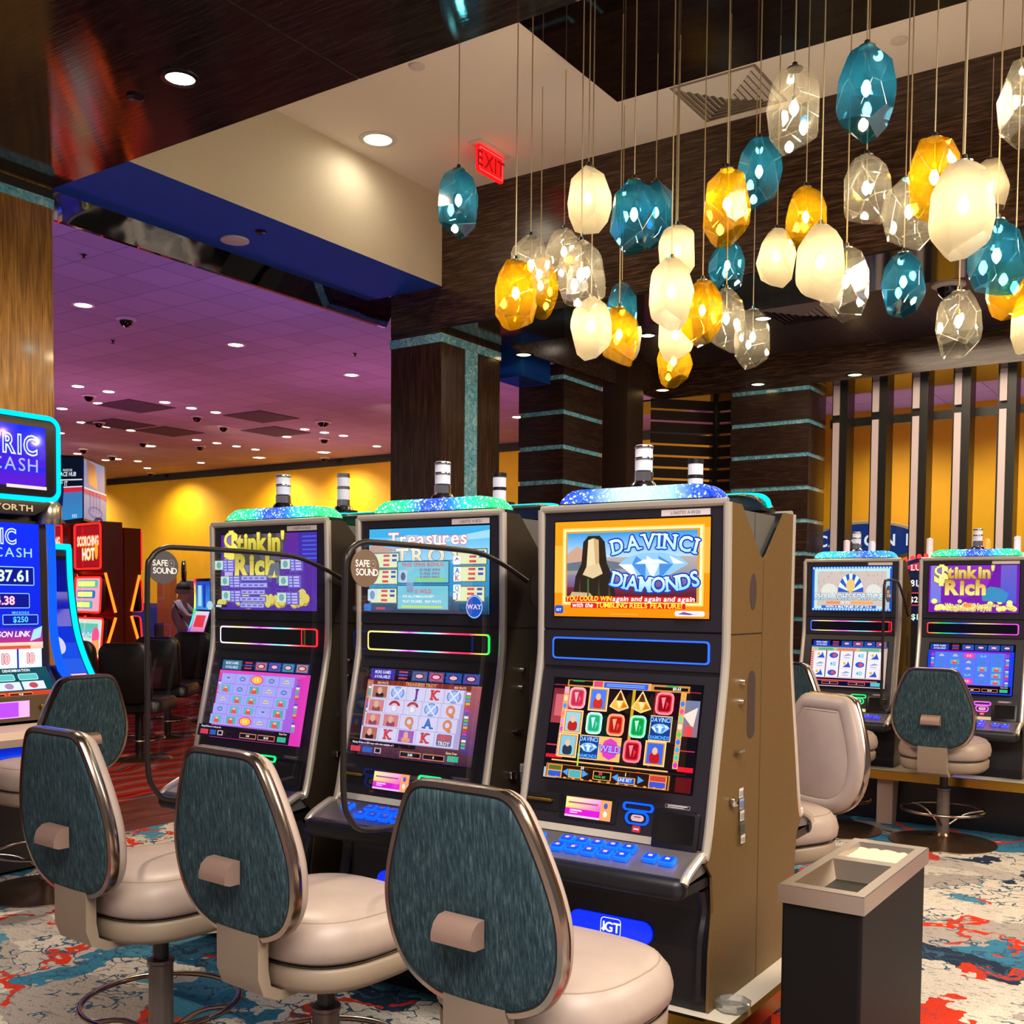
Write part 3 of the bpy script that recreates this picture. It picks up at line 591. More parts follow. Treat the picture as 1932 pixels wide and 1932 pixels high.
PEND = [
 (865, 385, 72, 130, 'blue', 'blue faceted pendant hanging alone at the far left of the cluster'),
 (1110, 382, 74, 132, 'frosted', 'frosted white pendant hung high, second from the left'),
 (1196, 412, 80, 142, 'blue', 'blue pendant in front of another blue one, right of the high left frosted pendant'),
 (1237, 408, 62, 128, 'blue', 'blue pendant half hidden behind the front blue pendant'),
 (1001, 508, 70, 122, 'clear', 'clear pendant just behind the leftmost amber pendant'),
 (973, 560, 76, 136, 'amber', 'amber pendant at the far left below the lone blue pendant'),
 (1020, 545, 58, 114, 'amber', 'amber pendant mostly hidden behind the clear one at left'),
 (1064, 480, 60, 95, 'clear', 'small clear pendant behind the larger clear pendant at left'),
 (1096, 525, 80, 136, 'clear', 'large clear pendant below the high left frosted one'),
 (1115, 622, 70, 118, 'frosted', 'frosted pendant low at left beside the low amber pendant'),
 (1173, 592, 56, 112, 'blue', 'blue pendant behind the low left amber pendant'),
 (1168, 637, 66, 112, 'amber', 'amber pendant low in front of a blue one at left'),
 (1186, 632, 44, 98, 'frosted', 'sliver of a frosted pendant right of the low left amber pendant'),
 (1278, 478, 64, 104, 'frosted', 'frosted pendant behind and above the central tall frosted one'),
 (1266, 557, 78, 134, 'frosted', 'tall frosted pendant in the lower middle, in front of another frosted one'),
 (1274, 637, 62, 96, 'frosted', 'frosted pendant tucked below the tall middle frosted one'),
 (1271, 686, 58, 92, 'amber', 'lowest amber pendant, hung under two frosted ones'),
 (1325, 592, 68, 126, 'amber', 'amber pendant right of the tall middle frosted pendant'),
 (1370, 608, 62, 124, 'clear', 'clear pendant right of the lower middle amber pendant', .192),
 (1420, 642, 62, 116, 'clear', 'clear pendant hung lowest beside the bright rear downlight', .218),
 (1372, 506, 60, 98, 'blue', 'dark blue pendant below the big upper amber pendant'),
 (1371, 393, 82, 146, 'amber', 'big amber pendant in the upper middle beside a blue pendant'),
 (1432, 331, 76, 136, 'blue', 'blue pendant between the upper amber and the upper clear pendant'),
 (1498, 213, 92, 166, 'clear', 'large pale clear pendant hung high left of the highest blue one'),
 (1520, 416, 70, 124, 'amber', 'amber pendant behind the right middle frosted pendant'),
 (1465, 490, 64, 114, 'frosted', 'small frosted pendant left of the larger right middle frosted one'),
 (1547, 502, 86, 150, 'frosted', 'large frosted pendant right of middle overlapping a clear one'),
 (1596, 538, 82, 138, 'clear', 'clear pendant partly behind the large right middle frosted one'),
 (1634, 176, 97, 174, 'blue', 'highest large blue pendant at upper right'),
 (1634, 362, 80, 136, 'clear', 'clear pendant hung right below the highest blue pendant'),
 (1715, 407, 84, 142, 'clear', 'clear pendant partly behind the right amber pendant'),
 (1736, 318, 58, 108, 'blue', 'blue pendant peeping from behind the right amber one'),
 (1762, 343, 92, 162, 'amber', 'large amber pendant at right against the biggest frosted one'),
 (1817, 398, 105, 184, 'frosted', 'biggest frosted pendant, at right in front of the amber one'),
 (1868, 360, 62, 118, 'frosted', 'frosted pendant behind the biggest frosted one at right'),
 (1704, 538, 72, 122, 'blue', 'deep blue pendant low at right below a clear one'),
 (1880, 490, 90, 150, 'blue', 'blue pendant at right in front of the low amber one'),
 (1914, 548, 98, 112, 'amber', 'amber pendant behind the right blue pendant at the frame edge', .25),
 (1808, 613, 76, 126, 'clear', 'clear pendant hung low under the biggest frosted one'),
 (1941, 193, 98, 166, 'clear', 'pale clear pendant cut by the right edge high up'),
 (1940, 612, 62, 112, 'frosted', 'frosted pendant cut by the right edge low down')]
for i, a in enumerate(PEND): pendant(i, *a)
# ================================================================== slot machines
mat('cabinet_black', '#121015', .35); mat('fascia_dark', '#211d26', .38, noise=(300, .12, .05)); mat('cabinet_bronze', '#74592f', .48, .35, noise=(220, .12, .05))
mat('oval_dark', '#3a2a26', .6); mat('cabinet_bronze_shaded', '#352b20', .45, .3); mat('vee_grey', '#5c5a55', .5); mat('deck_grey', '#8d8788', .32, .6); mat('armrest_black', '#14141c', .45); mat('slot_dark', '#050508', .2)  # darker bronze copy has the shade between machines in its colour
mat('badge_blue', '#0a22c8', .3, em='#0526ff', es=1.1); mat('button_blue', '#0a5cff', .15, em='#0a5cff', es=.9); mat('button_face', '#0a2fae', .2, em='#0b48e0', es=.7)
mat('candle_white', '#e6e2ea', .25, em='#cfd8ff', es=.12); mat('asset_paper', '#d8cfd2', .6)
def _topper():
    k = N('topper_glitter'); a = k.n('ShaderNodeAttribute', attribute_name='Col'); e = k.n('ShaderNodeEmission')
    nz = k.n('ShaderNodeTexVoronoi'); nz.inputs['Scale'].default_value = 150; k.l(k.coords(), nz.inputs['Vector'])
    sp = k.n('ShaderNodeSeparateColor'); k.l(nz.outputs['Color'], sp.inputs[0])
    f = k.ramp(sp.outputs[0], [(.0, (0, 0, 0)), (.80, (.08, .08, .08)), (.93, (.8, .8, .8))], 'LINEAR')
    mx = k.n('ShaderNodeMix', data_type='RGBA'); k.l(f, mx.inputs[0]); k.l(a.outputs['Color'], mx.inputs[6]); mx.inputs[7].default_value = (.85, 1, .95, 1)
    k.l(mx.outputs[2], e.inputs[0]); e.inputs[1].default_value = 1.25; k.surf(e.outputs[0]); MATS['topper_glitter'] = k.m
_topper()
def mixc(stops, t):
    for (a, ca), (b, cb) in zip(stops, stops[1:]):
        if t <= b: k = (t - a) / max(1e-6, b - a); ca, cb = lin(ca), lin(cb); return tuple(ca[i] + (cb[i] - ca[i]) * k for i in range(3))
    return lin(stops[-1][1])
def led_ring(fr, x0, y0, x1, y1, wd, stops, r=.012, bars=()):
    b = B(); P = []
    for x, y in rrect(x0, y0, x1, y1, r, 3): P.append((x, y))
    Q = []
    for i in range(len(P)):
        a, c_ = P[i], P[(i + 1) % len(P)]; n = 14 if abs(a[0] - c_[0]) > .1 else 1
        for k in range(n): Q.append((a[0] + (c_[0] - a[0]) * k / n, a[1] + (c_[1] - a[1]) * k / n))
    cols = [mixc(stops, (x - x0) / (x1 - x0)) for x, y in Q]; n = len(Q); inn = inset(Q, wd)
    vs = [fr(x, y, .004) for x, y in Q] + [fr(x, y, .004) for x, y in inn] + [fr(x, y, 0) for x, y in Q] + [fr(x, y, 0) for x, y in inn]
    fs = []
    for i in range(n):
        j = (i + 1) % n; fs += [(i, j, n + j, n + i), (2 * n + i, 2 * n + j, j, i), (n + i, n + j, 3 * n + j, 3 * n + i)]
    b.add(vs, fs, 0, cols * 4)
    for u in bars:
        x = x0 + (x1 - x0) * u; b.add([fr(x - wd / 2, y0, .0045), fr(x + wd / 2, y0, .0045), fr(x + wd / 2, y1, .0045), fr(x - wd / 2, y1, .0045)], [(0, 1, 2, 3)], 0, mixc(stops, 1))
    return b
FP = [(0, 1.49), (.006, 1.10), (0, .98), (-.11, .478), (-.125, .457), (-.166, .405)]     # front profile (depth, height)
LOWP = [(-.076, .29), (-.095, .175), (-.1, .03)]
HW = .33
TOPF = Frame((0, -.0045, 0), (1, 0, 0), (0, 0, 1))
LOWF = Frame((0, -.001, .98), (1, 0, 0), (0, .110, .502))
DECKF = Frame((0, -.11, .478), (1, 0, 0), (0, .15, .05))
KICKF = Frame((0, -.1035, 0), (1, 0, 0), (0, .024, .26))
def slot(label, loc, rz, arts, led, topper, zb=0., group=None, side='cabinet_bronze', bars=(), btn=True, card='#0a4bff', detail=True, candle=True):
    t = thing('slot_machine', label, 'slot machine', loc, rz, group)
    low = [(y, max(z, zb)) for y, z in LOWP if z >= zb] + [(-.1, zb)]
    back = [(.262, zb), (.262, 1.30), (.235, 1.32), (.10, 1.44), (.08, 1.488)]
    prof = FP[:5] + [(-.10, .44), (-.07, .40)] + low + back
    B().prism(prof, -HW + .008, HW - .008, YZ).build('cabinet', ['cabinet_black'], t, 0)
    # dark front fascias in three pieces with fine joints
    b = B()
    for z0, z1 in ((1.106, 1.478), (.986, 1.100)): b.prism(rrect(-.312, z0, .312, z1, .006, 2), -.004, .003, XZ)
    b.build('fascia', 'fascia_dark', t, 0)
    b = B(); fr = lambda x, y, d: LOWF(x, y, d); b.prism(rrect(-.312, -.512, .312, -.008, .006, 2), -.002, .004, fr); b.build('lower_door', 'fascia_dark', t, 0)
    # side panels
    sp = [(0, 1.488), (.006, 1.10), (0, .98), (-.11, .478), (-.13, .44), (-.09, .40)] + low + [(.264, zb), (.264, 1.33), (.235, 1.346), (.085, 1.488)]
    for sx in (-1, 1):
        b = B(); x0 = sx * (HW - .008); x1 = sx * HW; b.prism(sp, min(x0, x1), max(x0, x1), YZ)
        if sx > 0 or detail:
            xs = sx * (HW + .0012); lo, hi = min(xs, sx * HW * .99), max(xs, sx * HW * .99)
            b.prism(ellipse(.185, 1.228, .026, .056, 24), lo, hi, YZ, 1)
            b.prism([(y, z) for y, z in rrect(.155, .775, .215, .985, .03, 8)], lo, hi, YZ, 1)
            b.box((min(xs, x0), .0, 1.098), (max(xs, x0), .263, 1.101), 2)
        spo = b.build('side_panel', [side, 'oval_dark', 'cabinet_black'], t, 0)
    if detail:
        for y, z in ((.105, .955), (.098, .895)): B().cyl((HW, y, z), (HW + .014, y, z), .011, .009, 14).build('lock', 'chrome', spo)
        B().box((HW, .055, .745), (HW + .018, .10, .752)).build('latch', 'chrome', spo, 0)
        B().prism(rrect(.028, .585, .062, .612, .006), HW, HW + .016, YZ, bev=.004).build('side_knob', 'chrome', spo)
        a = Art(Frame((HW + .001, 0, 0), (0, 1, 0), (0, 0, 1)))
        for z0, z1, c_ in ((.60, .63, '#d8d4d0'), (.565, .598, '#8ea0c8'), (.53, .562, '#cfc6c0'), (.49, .527, '#4c5848'), (.462, .488, '#d6cbbb')):
            a.rect(.10, z0, .134, z1, c_)
            for k in range(5): a.rect(.104 + k * .006, z0 + .004, .106 + k * .006, z1 - .008, '#3a3a44')
        a.build('asset_stickers', 'printed_surface', spo)
    B().box((-.30, .095, 1.30), (.30, .261, 1.478)).build('rear_housing', 'vee_grey', t, 0)
    # polished trim down both front edges and across the top
    for sx in (-1, 1):
        P = cat([(sx * .322, y - .004, z) for y, z in ((0, 1.488), (.004, 1.30), (.006, 1.12), (-.001, .985), (-.055, .735), (-.112, .478), (-.150, .468), (-.232, .436), (-.262, .412))], 4)
        B().tube(P, .0135, 10).build('edge_trim', 'chrome_warm', t)
    B().tube([(-.322, -.004, 1.489), (.322, -.004, 1.489)], .0125, 10).build('top_trim', 'chrome_warm', t)
    # upper screen, light frame, touchscreen
    a = Art(TOPF, .0004); a.rect(-.274, 1.141, .274, 1.451, '#050507'); arts[0](a); a.build('upper_screen', 'screen_glow', t)
    a = Art(TOPF); a.rect(.108, 1.4535, .268, 1.4725, '#d9cccf')
    if detail: a.text(arts[2], .188, 1.458, .0095, '#56484c', wt='r')
    a.build('licence_strip', 'printed_surface', t)
    B().prism(rrect(-.268, 1.013, .268, 1.073, .01, 3), -.009, -.004, XZ).build('display_window', 'slot_dark', t)
    led_ring(TOPF, -.274, 1.008, .274, 1.078, .0055, led, bars=bars).build('light_frame', 'led_glow', t, 0)
    a = Art(LOWF, .0004); a.d = .0045; a.rect(-.262, -.362, .262, -.034, '#060509'); arts[1](a); a.build('touchscreen', 'screen_glow', t)
    # lower door fittings
    a = Art(LOWF); a.d = .0045
    lf = lambda x, y, d: LOWF(x, y, d)
    tb = B().prism(rrect(-.306, -.462, -.185, -.405, .006), .004, .008, lf, bev=.002).build('ticket_bezel', 'cabinet_black', t)
    B().prism(rrect(-.296, -.434, -.205, -.424, .004), .006, .022, lf, bev=.003).build('ticket_slot', 'brass', tb)
    db = B().prism(rrect(-.180, -.478, .02, -.400, .006), .004, .007, lf, bev=.002).build('display_bezel', 'cabinet_black', t)
    a = Art(LOWF); a.d = .0072; a.rect(-.160, -.470, .002, -.408, '#f0a060'); a.rect(-.160, -.442, -.036, -.410, ['#ffe060', '#ff50c8', '#ffa0f0', '#fff0a0']); a.rect(-.160, -.464, -.036, -.444, '#d81ad0')
    a.rect(-.160, -.47, -.036, -.464, '#e9c8f8'); a.rect(-.150, -.428, -.045, -.423, '#a05a70'); a.rect(-.142, -.452, -.10, -.447, '#f8d0f0'); a.rect(-.142, -.458, -.115, -.455, '#f8d0f0')
    a.circ(-.017, -.425, .007, .009, '#4060b8'); a.circ(-.017, -.450, .007, .009, '#fff0e0'); a.build('player_display', 'screen_glow', db)
    b = B()
    for q in (rrect(.040, -.428, .142, -.402, .012, 5), rrect(.052, -.468, .130, -.428, .019, 6)):
        iq = inset(q, .006); n = len(q); vs = [LOWF(x, y, .010) for x, y in q] + [LOWF(x, y, .010) for x, y in iq] + [LOWF(x, y, .003) for x, y in q] + [LOWF(x, y, .003) for x, y in iq]
        fs = []
        for i in range(n): j = (i + 1) % n; fs += [(i, j, n + j, n + i), (2 * n + i, 2 * n + j, j, i), (n + i, n + j, 3 * n + j, 3 * n + i)]
        b.add(vs, fs, 0, lin(card))
    b.build('card_reader_light', 'led_glow', t, 0)
    a = Art(LOWF); a.d = .005; a.rr(.070, -.457, .113, -.438, .009, '#f4c9cf'); a.rect(.080, -.446, .103, -.443, '#8a3a40'); a.rr(.078, -.490, .106, -.470, .004, '#d83848'); a.rect(.083, -.483, .101, -.478, '#ffe0e0'); a.build('card_button', 'screen_dim', t)
    a = Art(LOWF); a.d = .0045; a.ring(rrect(.178, -.405, .258, -.394, .001, 1), .0012, '#b0a8b0'); a.rect(.186, -.399, .25, -.396, '#c8c0c8'); a.rect(.186, -.403, .24, -.401, '#c8c0c8'); a.build('printed_notice', 'printed_surface', t)
    vb = B().prism(rrect(.148, -.530, .296, -.410, .012), .003, .014, lf, bev=.004).build('validator_bezel', 'cabinet_black', t)
    B().prism(rrect(.164, -.505, .282, -.420, .006), .012, .0155, lf).build('validator_window', 'slot_dark', vb)
    # button deck and padded armrest
    dk = [(-.100, .480), (-.255, .428), (-.262, .40), (-.10, .40)]
    b = B().prism(dk, -.318, .318, YZ); b.prism([(-.098, .505), (-.108, .500), (-.125, .476), (-.110, .468)], -.312, .165, YZ, 1); b.build('button_deck', ['deck_grey', 'chrome_warm'], t, 0)
    n_ = rrect(-.29, .366, -.236, .426, .022, 6)
    b = B(); rings = []
    for x, s_ in ((-.325, .55), (-.318, .85), (-.30, 1), (.30, 1), (.318, .85), (.325, .55)): rings.append([(x, -.236 + (y + .236) * s_, .398 + (z - .398) * s_) for y, z in n_])
    b.loft(rings); b.build('armrest', 'armrest_black', t, 50)
    B().prism([(-.245, .372), (-.262, .38), (-.262, .40), (-.07, .42), (-.07, .37)], -.318, .318, YZ).build('deck_underside', 'cabinet_black', t, 0)
    if btn:
        df = lambda x, y, d: DECKF(x, y, d); bc, bf = btn if isinstance(btn, tuple) else ('button_blue', 'button_face')
        for x, y in [(-.212, -.068)] + [(-.11 + .053 * k, -.062) for k in range(5)] + [(-.118 + .055 * k, -.108) for k in range(5)] + [(.187, -.091), (.243, -.095)]:
            b = B(); q = rrect(x - .023, y - .019, x + .023, y + .019, .008, 3); b.prism(q, 0, .014, df, bev=.003)
            b.prism(inset(q, .006), .014, .017, df, 1, bev=.001); q2 = rrect(x - .006, y - .005, x + .007, y + .005, .002, 2); b.prism(q2, .017, .0174, df, 2)
            b.build('deck_button', [bc, bf, 'lilac_white'], t, 30)
    # lower cabinet: glowing maker's badge
    if zb < .1:
        kf = lambda x, y, d: KICKF(x, y, d)
        bp = B().prism(rrect(-.145, .160, .145, .230, .034, 7), .004, .016, kf, bev=.004).build('badge_panel', 'badge_blue', t)
        a = Art(KICKF); a.d = .017; a.ring(rrect(-.030, .168, .041, .224, .012, 4), .0025, '#e8f0ff'); a.text('IGT', .009, .182, .028, '#ffffff', tr=.03); a.poly([(-.027, .185), (-.015, .202), (-.011, .185)], '#ffffff'); a.build('badge_logo', 'screen_glow', bp)
        for x in (-.3, .3): B().tube(cat([(x, -.09, .36), (x, -.072, .29), (x, -.10, .20), (x, -.105, .035)], 5), .018, 8).build('kick_rib', 'cabinet_black', t)
    else: B().prism(rrect(-.13, .16, .12, .20, .02, 5), .004, .012, lambda x, y, d: KICKF(x, y, d)).build('badge_panel', 'badge_blue', t)
    # light bar on top, signal candle
    b = B(); rings = []; cols = []; X = [-.268, -.262, -.25, -.23, -.20] + [-.16 + .04 * k for k in range(9)] + [.20, .23, .25, .262, .268]
    for x in X:
        e = max(0, (abs(x) - .205) / .063); h = .046 * math.sqrt(max(.02, 1 - e * e)); cc = mixc(topper, (x + .268) / .536)
        sec = [(.02, 1.506), (.02, 1.506 + h * .75), (.032, 1.506 + h), (.12, 1.506 + h), (.135, 1.506 + h * .75), (.135, 1.506)]
        rings.append([(x, y, z) for y, z in sec]); cols += [cc] * 6
    n = 6; vs = [p for r in rings for p in r]; fs = [(i * n + j, i * n + (j + 1) % n, (i + 1) * n + (j + 1) % n, (i + 1) * n + j) for i in range(len(X) - 1) for j in range(n)] + [tuple(range(6)), tuple(range(len(vs) - 6, len(vs)))]
    b.add(vs, fs, 0, cols); lb_ = b.build('light_bar', 'topper_glitter' if candle else 'slot_dark', t, 40)
    if not candle: B().tube(cat([(-.27, .075, 1.508), (-.262, .075, 1.535), (-.21, .075, 1.551), (0, .075, 1.552), (.21, .075, 1.551), (.262, .075, 1.535), (.27, .075, 1.508)], 5), .009, 8).build('light_arc', emit('led_teal', '#10d8d0', 1.6), lb_, 60)
    B().box((-.27, .015, 1.496), (.27, .14, 1.507)).build('light_bar_base', 'cabinet_black', t, 0)
    if candle:
        o = (0.005, .075, 1.550)
        cb = B().lathe([(.044, 0), (.040, .012), (.030, .022), (.030, .05), (.026, .055)], 20, o=o).build('candle_base', 'chrome', t)
        B().lathe([(.028, .055), (.028, .086), (.029, .088), (.029, .092), (.028, .094), (.028, .124), (.029, .126), (.026, .134), (.002, .135)], 20, o=o).build('candle_lens', 'candle_white', cb)
        b = B()
        for z in (.088, .124): b.lathe([(.0285, z - .002), (.0295, z), (.0295, z + .006), (.0285, z + .008)], 20, o=o, cap0=False, cap1=False)
        b.build('candle_band', 'chrome', cb)
    return t
MATS['chrome_warm'] = mat('trim_silver', '#e8ddcb', .28, .66)
# ------------------------------------------------------------------ screen artwork
UG = lambda u, v: (-.27 + .54 * u, 1.145 + .302 * v)
LG = lambda u, v: (-.256 + .512 * u, -.357 + .319 * v)
def ur(a, G, u0, v0, u1, v1, c): x0, y0 = G(u0, v0); x1, y1 = G(u1, v1); a.rect(x0, y0, x1, y1, c)
def up_(a, G, P, c): a.poly([G(*p) for p in P], c)
def gem(a, x, y, w_, h_, c, hi, dk):
    o = rrect(x - w_, y - h_, x + w_, y + h_, min(w_, h_) * .5, 2); a.poly(o, c); a.ring(o, min(w_, h_) * .22, hi); a.poly(inset(o, min(w_, h_) * .35), dk)
    a.poly([(x - w_ * .4, y + h_ * .5), (x + w_ * .1, y + h_ * .55), (x - w_ * .1, y - h_ * .5)], hi); a.poly([(x + w_ * .2, y + h_ * .2), (x + w_ * .5, y), (x + w_ * .2, y - h_ * .55)], c)
def trigem(a, x, y, r):
    P = [(x, y + r), (x + r, y - r * .6), (x, y - r), (x - r, y - r * .6)]; a.poly(P, '#f4b24c'); a.poly([(x, y + r), (x + r * .35, y), (x - r * .35, y)], '#5a2a0a'); a.poly([(x - r * .35, y), (x + r * .35, y), (x, y - r * .8)], '#ffdc90')
    a.poly([(x + r * .4, y - .1 * r), (x + r * .9, y - r * .55), (x + r * .2, y - r * .7)], '#c87818'); a.ring(P, r * .1, '#ffd890')
def framed(a, x, y, w_, h_, bg_, fg):               # plain framed picture with a simple rounded shape
    a.rect(x - w_, y - h_, x + w_, y + h_, '#c88a3c'); a.ring([(x - w_, y - h_), (x + w_, y - h_), (x + w_, y + h_), (x - w_, y + h_)], w_ * .12, '#ffd48c')
    a.rect(x - w_ * .76, y - h_ * .8, x + w_ * .76, y + h_ * .8, bg_); a.poly(rrect(x - w_ * .5, y - h_ * .78, x + w_ * .5, y + h_ * .05, w_ * .3, 3), fg); a.circ(x, y + h_ * .2, w_ * .26, h_ * .3, '#e8b890', 12)
def diamond(a, x, y, w_, h_, hi='#e6f3ff', md='#8fc4f4', dk='#4a8ad8'):
    t = [(-1, .25), (-.72, .75), (-.25, 1), (.25, 1), (.72, .75), (1, .25)]; P = [(x + u * w_, y + v * h_) for u, v in t] + [(x + w_ * .25, y - h_ * .8), (x - w_ * .25, y - h_ * .8)]
    a.poly(P, md)
    K = [(-1, -.6, -.2), (-.6, -.2, .2), (-.2, .2, .6), (.2, .6, 1)]
    for i, (p, q, r) in enumerate(K):
        a.poly([(x + p * w_, y + .25 * h_), (x + q * w_, y + .25 * h_), (x + (p + q) / 4 * w_, y - .8 * h_)], (hi, dk)[i % 2]); a.poly([(x + q * w_, y + .25 * h_), (x + q * .8 * w_, y + .8 * h_), (x + r * .9 * w_, y + .28 * h_)], (dk, hi)[i % 2])
    a.poly([(x - .5 * w_, y + .28 * h_), (x + .45 * w_, y + .28 * h_), (x + .2 * w_, y + .55 * h_), (x - .25 * w_, y + .55 * h_)], hi)
def logo_tile(a, x, y, w_, h_):
    a.rect(x - w_, y - h_, x + w_, y + h_, '#f4c890'); a.rect(x - w_ * .92, y - h_ * .92, x + w_ * .92, y + h_ * .92, '#123a8c'); diamond(a, x, y - h_ * .05, w_ * .85, h_ * .42)
    a.otext('DAVINCI', x, y + h_ * .5, h_ * .34, '#9cd0ff', '#0a2a80', sx=.85, ow=.12); a.otext('DIAMONDS', x, y - h_ * .86, h_ * .28, '#5cb0ff', '#0a2a80', sx=.85, ow=.12)
def top_davinci(a):
    G = UG; ur(a, G, 0, 0, 1, 1, ('#ff8a06', '#ff9c14')); ur(a, G, 0, .25, .08, .75, '#ffb43c'); ur(a, G, .90, .45, 1, .9, '#ffb040')
    ur(a, G, .055, .12, .965, .93, '#ffcf60'); ur(a, G, .065, .135, .955, .915, '#fff0b8'); ur(a, G, .078, .15, .94, .895, '#d89a30')
    ur(a, G, .09, .165, .925, .875, '#2c8fd8'); ur(a, G, .09, .60, .925, .875, ('#b8dcf2', '#2c94dc')); ur(a, G, .09, .42, .925, .62, ('#8c8a94', '#b4a8a4')); ur(a, G, .09, .30, .925, .44, ('#6c4a88', '#8a7c9c')); ur(a, G, .09, .165, .925, .31, ('#2a1a24', '#7a2a3c'))
    up_(a, G, [(.09, .66), (.16, .74), (.24, .66), (.24, .58), (.09, .58)], '#c8a088'); up_(a, G, [(.09, .56), (.3, .6), (.5, .55), (.5, .5), (.09, .48)], '#68707c')
    # plain folded drape in place of the painting
    up_(a, G, [(.13, .165), (.15, .42), (.19, .56), (.20, .78), (.235, .845), (.31, .845), (.345, .78), (.36, .56), (.40, .42), (.425, .165)], '#2c2218')
    up_(a, G, [(.225, .52), (.235, .80), (.27, .82), (.285, .54)], '#e6d0a2'); up_(a, G, [(.285, .54), (.27, .82), (.305, .80), (.31, .56)], '#caa878'); up_(a, G, [(.20, .44), (.225, .52), (.31, .56), (.335, .45), (.27, .40)], '#dcc294')
    for u in (.17, .23, .30, .37): up_(a, G, [(u, .165), (u + .012, .40), (u + .024, .165)], '#4a3a2a')
    up_(a, G, [(.10, .165), (.13, .26), (.25, .25), (.30, .165)], '#c8ac80'); ur(a, G, .235, .165, .246, .40, '#3a6a38')
    x, y = G(.66, .505); diamond(a, x, y, .118, .046)
    x, y = G(.665, .70); a.otext('DAVINCI', x, y, .044, '#a8dcff', '#0f3cb0', grad='#e0f4ff', arc=.55, serif=True, sx=.98, tr=.13, ow=.10)
    x, y = G(.675, .262); a.otext('DIAMONDS', x, y, .044, '#8cd0ff', '#0f3cb0', grad='#d8f0ff', arc=-.55, serif=True, sx=.93, tr=.05, ow=.10)
    for (u0, u1, v) in ((.095, .92, .155), (.13, .87, .088)): ur(a, G, u0, v + .003, u1, v + .058, '#d8201c')
    x, y = G(.095, .167); a.text('YOU COULD WIN', x, y, .0145, '#ffe93c', al='l', shear=.12, sx=.93); x, y = G(.41, .167); a.text('again and again and again', x, y, .0145, '#fff4f0', al='l', shear=.2, sx=1.22)
    x, y = G(.14, .099); a.text('with the', x, y, .0145, '#fff4f0', al='l', shear=.2, sx=.98); x, y = G(.30, .099); a.text('TUMBLING REELS', x, y, .0145, '#ffe93c', al='l', shear=.08, sx=1.1); x, y = G(.655, .099); a.text('FEATURE!', x, y, .0145, '#ffe93c', al='l', shear=.08, sx=1.12)
    x, y = G(.052, .07); a.rr(x - .016, y - .012, x + .016, y + .014, .007, '#1c50c8'); a.text('IGT', x, y - .004, .008, '#ffffff')
    x, y = G(.90, .045); a.poly(rrect(x - .05, y - .007, x + .048, y + .009, .007, 3), '#f4e4ec'); a.poly([(x - .04, y - .001), (x - .02, y + .006), (x + .01, y), (x + .035, y + .003), (x, y - .003)], '#6a4a9c')
    ur(a, G, .40, .028, .58, .036, '#e8a850')
